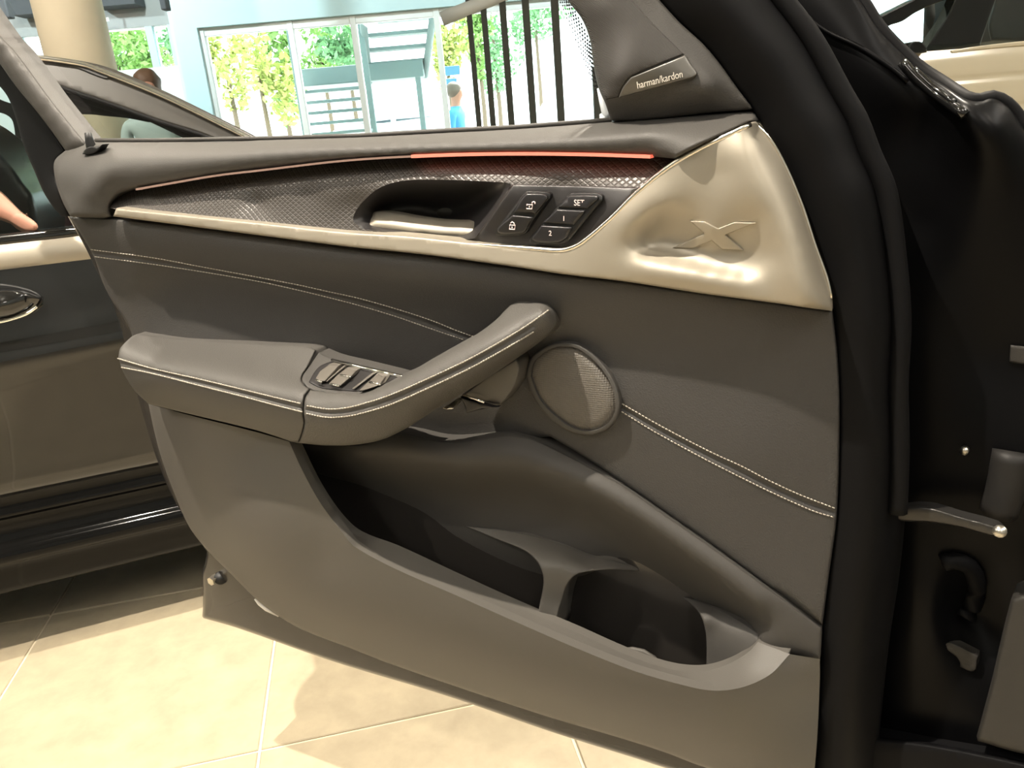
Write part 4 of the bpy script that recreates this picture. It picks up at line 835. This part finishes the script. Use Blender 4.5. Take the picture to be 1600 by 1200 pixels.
# ------------------------------------------------------------------ cream car beyond the pillar
CF = Frame((*aty(1450, 85, 2.6)[:2], 0), 11)
cr = CF.root('cream_car'); tag(cr, 'cream car with black window pillars parked beyond the front pillar at top right', 'car')
cream = mat('cream_pearl_paint', (.56, .50, .37), .16, coat=.8)
cp = catmull([(.20, -.10), (.24, .0), (.42, .012), (.60, .03), (.80, .045), (.95, .05), (1.02, .046), (1.045, .036), (1.06, .04), (1.12, .034), (1.14, .024), (1.155, .026), (1.20, .015), (1.232, .0)], n_per=3)
mk('body_side', *loft([[(s, -t + .05 * max(0, abs(s - .4) - 1.3)**2, z) for z, t in cp] for s in np.linspace(-.3, 2.9, 40)]), cream, cr)
mk('body_far_side', *loft([[(s, 1.9 + t, z) for z, t in cp[::3]] for s in np.linspace(-.3, 2.9, 12)]), cream, cr)
mk('bonnet', *loft([[(s, y, 1.19 - .05 * abs(y - .95)) for y in np.linspace(0, 1.9, 6)] for s in np.linspace(-.3, -.1, 6)]), cream, cr)
blk = MT['paint']
def cpatch(nm, segs, t, m, **k): return patch(CF, nm, segs, t, m, cr, step=k.pop('step', 8), edge=k.pop('edge', (2, .004)), skirt=k.pop('skirt', .04), bstep=4)[0]
cpatch('belt_chrome', [[(1486, 79), (1520, 73), (1600, 64), (1760, 50)], [(1760, 58), (1600, 71), (1520, 79), (1488, 84)]], .008, cream, skirt=.02)
cpatch('door_pillar', [[(1440, 86), (1462, 52), (1480, 25), (1500, -20), (1520, -70)], [(1590, -70), (1560, -10), (1545, 30), (1532, 68)], [(1532, 72), (1495, 80), (1470, 86), (1440, 90)]], -.03, blk)
cpatch('roof_arch', [[(1330, 48), (1374, 26), (1400, 13), (1440, -6), (1490, -22)], [(1510, -10), (1465, 4), (1430, 20), (1410, 33), (1392, 39)], [(1392, 39), (1330, 70)]], -.05, blk)
cpatch('mirror_base', [[(1416, 76), (1424, 66), (1438, 65), (1448, 74)], [(1448, 82), (1430, 84), (1416, 76)]], .03, blk, step=5)
cpatch('seat_back', [[(1548, 64), (1544, 40), (1552, 10), (1560, -30), (1700, -40)], [(1700, 66), (1548, 64)]], -.4, MT['dark'], skirt=.3, edge=(6, .02))
v, f = tube([CF.loc(1457, -20, -.9), CF.loc(1453, 75, -.9)], .03, 10); mk('far_pillar', v, f, MT['greyplastic'], cr)
mk('side_glass', [CF.loc(1300, 88, -.02), CF.loc(1760, 60, -.02), CF.loc(1760, -80, -.2), CF.loc(1480, -80, -.2)], [(0, 1, 2, 3)], gnear, cr, smooth=False)
for s in (.15, 2.3):
    bm = bmesh.new(); bmesh.ops.create_cone(bm, cap_ends=True, segments=28, radius1=.36, radius2=.36, depth=.22); bmesh.ops.rotate(bm, verts=bm.verts, matrix=Matrix.Rotation(math.radians(90), 3, 'X')); me = bpy.data.meshes.new('tyre'); bm.to_mesh(me); bm.free(); me.materials.append(MT['rubber'])
    o = bpy.data.objects.new('tyre', me); COL.objects.link(o); o.parent = cr; o.location = (s, .08, .36)

# ------------------------------------------------------------------ inside, beyond the saloon
hp_ = aty(226, 112, 5.5)
standing('person', 'person with brown hair standing behind the black saloon', hp_[0], 5.5, hp_[2] / 1.75 * 1.75 + .01, math.radians(20), (.42, .52, .52), (.05, .06, .1), (.09, .045, .02))
rs = aty(156, 35, 9.6)
rsg = empty('hanging_sign', (rs[0], 9.6, rs[2])); tag(rsg, 'small red and white sign hanging beside the cream column', 'sign')
bevelbox('red_board', -.10, .06, -.01, .01, -.10, .02, mat('sign_red', (.7, .06, .05), .6), rsg, .004); bevelbox('white_board', -.06, .12, -.03, -.012, .0, .04, white_m, rsg, .004); bevelbox('rod', -.01, .01, -.02, -.0, .03, CEIL - rs[2], white_m, rsg, .002)
# balustrade close to the window
rail_m = mat('olive_grey_steel', (.045, .05, .038), .5)
rl = empty('balustrade', (0, 4.0, 0)); tag(rl, 'dark vertical bar balustrade with white sloping handrail beyond the door window', 'railing')
for u, w in ((741, 5), (763.5, 5.5), (793, 6), (828, 6.5), (872.5, 7)):
    a = aty(u, 110, 4.0); r = w / F * 4.0 * .78
    b_o = bevelbox('bar', a[0] - r, a[0] + r, -.012, .012, .1, 1.12 + (u - 700) * .0042 + .62, rail_m, rl, .003)
a = aty(932, 150, 4.0); bevelbox('post', a[0] - .016, a[0] + .03, -.02, .02, 0, 1.35, rail_m, rl, .003)
hr = [(-0.42, 0, 1.62), (-.2, 0, 1.78), (.0, 0, 1.92), (.5, 0, 2.3)]
hra = [aty(690, 30, 4.0), aty(720, 18, 4.0), aty(785, -8, 4.0), aty(900, -60, 4.0)]
v, f = tube([(p[0], 0, p[2]) for p in hra], .032, 10); mk('handrail', v, f, white_m, rl)
a, c = aty(655, 200, 4.0), aty(960, 200, 4.0); bevelbox('base_rail', a[0], c[0], -.03, .03, .04, .1, rail_m, rl, .003)
a0, c0 = aty(742, 201, 4.0), aty(935, 191, 4.0); v, f = tube([(a0[0], 0, a0[2]), (c0[0], 0, c0[2])], .004, 6); mk('cable', v, f, rail_m, rl)
# ------------------------------------------------------------------ outside
gm = mat('pale_concrete_ground', (.75, .75, .72), .8)
struct(mk('ground', [(-40, YW + .25, -.06), (40, YW + .25, -.06), (40, 70, -.06), (-40, 70, -.06)], [(0, 1, 2, 3)], gm, smooth=False))
teal = mat('grey_green_steel', (.13, .18, .18), .6)
st = empty('steel_staircase', (0, 0, 0)); tag(st, 'grey steel staircase with open treads outside the showroom window', 'staircase')
ytop, ybot = 9.9, 11.6
def stp(u, v, y): return aty(u, v, y)
nT = 8
for k in range(nT):
    v_ = 98 - k * 22.5; y_ = 11.5 - k * .16
    a, c = stp(577, v_ + 5, y_), stp(668 + k * 2.4, v_ - 6, y_); zc = (a[2] + c[2]) / 2
    bevelbox('tread', a[0], c[0], y_ - .12, y_ + .12, zc - .022, zc + .022, teal, st, .004)
for (p, q) in (((577, 128), (558, -60)), ((664, 118), (688, -60))):
    A, B_ = stp(*p, 11.6), stp(*q, 10.2); v, f = tube([A, B_], .05, 8); mk('stringer', v, f, teal, st)
A, B_ = stp(470, 128, 11.7), stp(664, 104, 11.7); zc = (A[2] + B_[2]) / 2
bevelbox('landing', A[0], B_[0], 11.3, 12.3, zc - .12, zc + .10, teal, st, .01)
for k in range(5):
    v_ = 138 + k * 16.5; y_ = 11.2 - k * .2
    a, c = stp(472 + k * 1.8, v_ + 8, y_), stp(566 + k * 3.6, v_ - 2, y_); zc = (a[2] + c[2]) / 2
    bevelbox('tread', a[0], c[0], y_ - .12, y_ + .12, zc - .018, zc + .018, teal, st, .004)
for (p, q) in (((446, 0), (476, 207)), ((560, 0), (575, 140)), ((655, 120), (661, 208))):
    A, B_ = stp(*p, 11.0), stp(*q, 11.0); x = (A[0] + B_[0]) / 2; bevelbox('post', x - .035, x + .035, 10.96, 11.04, -.05, A[2], teal, st, .004)
# blue signboard and passer-by
bs_ = aty(705, 110, 14.5); sg = empty('blue_signboard', (bs_[0], 14.5, -.06)); tag(sg, 'blue two-row signboard standing outside behind the staircase', 'sign')
blue = mat('sign_blue', (.03, .12, .42), .5)
bevelbox('upper_board', -.15, .15, -.02, .02, bs_[2] - .02, bs_[2] + .13, blue, sg, .01); bevelbox('lower_board', -.15, .08, -.02, .02, bs_[2] - .22, bs_[2] - .07, blue, sg, .01); bevelbox('leg', -.03, .03, -.015, .015, 0, bs_[2] - .22, teal, sg)
pp = aty(710, 140, 10.2)
standing('person', 'person in light blue clothes outside beside the dark balustrade', pp[0], 10.2, pp[2] + .14, math.radians(75), (.06, .30, .60), (.08, .36, .66), (.12, .09, .07), -.06)
# trees
leaf_ms = [mat('leaf_green', (.14, .28, .06), .6), mat('leaf_yellow_green', (.32, .38, .10), .6), mat('leaf_mid_green', (.12, .28, .12), .6)]
bark = mat('bark', (.12, .09, .06), .8)
def tree(u, v, y, rx, rz, kind, n=800, s=.085):
    c = aty(u, v, y); r = empty('tree', (c[0], y, -.06)); cz = c[2] + .06
    blobs = [(rng.normal(0, .45, 3) * np.array([rx, rx * .8, rz]), rng.uniform(.35, .6)) for _ in range(9)]
    V, Fc = [], []
    for i in range(n):
        b, q = blobs[i % 9]; d = rng.normal(0, 1, 3); d /= np.linalg.norm(d); p = b + d * np.array([rx, rx, rz]) * q * rng.uniform(.6, 1)
        a = rng.normal(0, 1, 3); a /= np.linalg.norm(a); e = np.cross(a, rng.normal(0, 1, 3)); e /= np.linalg.norm(e) + 1e-9
        a *= s * rng.uniform(.6, 1.3); e *= s * .5; k = len(V); p = p + np.array([0, 0, cz])
        V += [p - a, p + e, p + a, p - e]; Fc.append((k, k + 1, k + 2, k + 3))
    o = mk('foliage', V, Fc, leaf_ms[kind], r, smooth=False); o['kind'] = 'stuff'
    v_, f_ = tube([(0, 0, 0), (.03, 0, cz * .5), (0, .02, cz)], [.07, .05, .03], 8); mk('trunk', v_, f_, bark, r)
    return r
TL = [(352, 105, 14.2, .45, .6, 1, 'sparse yellow-green shrub seen in the first window pane beside pale blue wall'), (400, 100, 15.5, .5, .8, 1, 'sparse yellow-green tree in the middle of the first window pane'), (432, 95, 16.5, .45, .7, 0, 'leafy green tree just left of the thin grey post'),
      (497, 62, 18.9, .6, .65, 0, 'dense green tree just right of the thin grey post'), (540, 78, 17.6, .5, .5, 2, 'blue-green tree beside the left stair stringer'), (695, 70, 17, .35, .6, 1, 'yellow-green tree above the blue signboard'), (745, 60, 18.4, .3, .9, 0, 'slim green tree between the first two balustrade bars'), (770, 55, 19.5, .55, 1.1, 2, 'tall green tree behind the second balustrade bar'), (835, 20, 22, .8, .6, 2, 'pale green tree high behind the fourth balustrade bar'),
      (180, 84, 18, .6, .5, 0, 'green bush beside the cream column'), (214, 84, 20, .7, .5, 0, 'green bush in the middle of the far left window'), (256, 80, 21.8, .6, .6, 2, 'green bush in the narrow far window by pale blue wall'), (264, 125, 15, .4, .4, 0, 'low green bush under the narrow far window')]
for u, v, y, rx, rz, kd, lb in TL: tag(tree(u, v, y, rx * 1.15, rz * 1.15, kd), lb, 'tree', 'trees outside the showroom')
# cars on the forecourt
white_car = mat('white_car_paint', (.7, .72, .74), .3, coat=.5); cwin = mat('car_window_dark', (.05, .07, .09), .1)
def far_car(u, y, rz, paint, label):
    c = aty(u, 140, y); r = empty('forecourt_car', (c[0], y, -.06), rz); tag(r, label, 'car', 'cars on the forecourt')
    side = [(-2.1, .35), (-2.1, .75), (-1.9, .95), (-1.2, 1.02), (-.55, 1.45), (.7, 1.47), (1.5, 1.05), (2.1, .95), (2.15, .4)]
    n = len(side); V = [(x, -.85 + (.12 if z > 1.1 else 0), z) for x, z in side] + [(x, .85 - (.12 if z > 1.1 else 0), z) for x, z in side]
    mk('body', V, [tuple(range(n))[::-1], tuple(range(n, 2 * n))] + [(i, (i + 1) % n, (i + 1) % n + n, i + n) for i in range(n)], paint, r, smooth=False)
    for sgn in (-1, 1):
        y_ = sgn * .80
        for q in ([(-1.0, 1.06), (-.5, 1.38), (.02, 1.4), (.02, 1.06)], [(.1, 1.06), (.1, 1.4), (.65, 1.4), (1.3, 1.06)]):
            mk('side_window', [(x, y_ + sgn * (.01 if z < 1.2 else -.05), z) for x, z in q], [(0, 1, 2, 3)], cwin, r, smooth=False)
        for x in (-1.35, 1.35):
            v, f = tube([(x, sgn * .70, .31), (x, sgn * .88, .31)], .31, 20); mk('wheel', v, f, MT['rubber'], r)
            v, f = tube([(x, sgn * .85, .31), (x, sgn * .90, .31)], .18, 14); mk('hub', v, f, white_m, r)
far_car(592, 13.2, math.radians(15), white_car, 'white car parked behind the staircase outside')
far_car(790, 26, math.radians(80), white_car, 'white car seen end-on between balustrade bars outside')
far_car(935, 12.8, math.radians(65), white_car, 'white car parked near the mirror triangle outside')
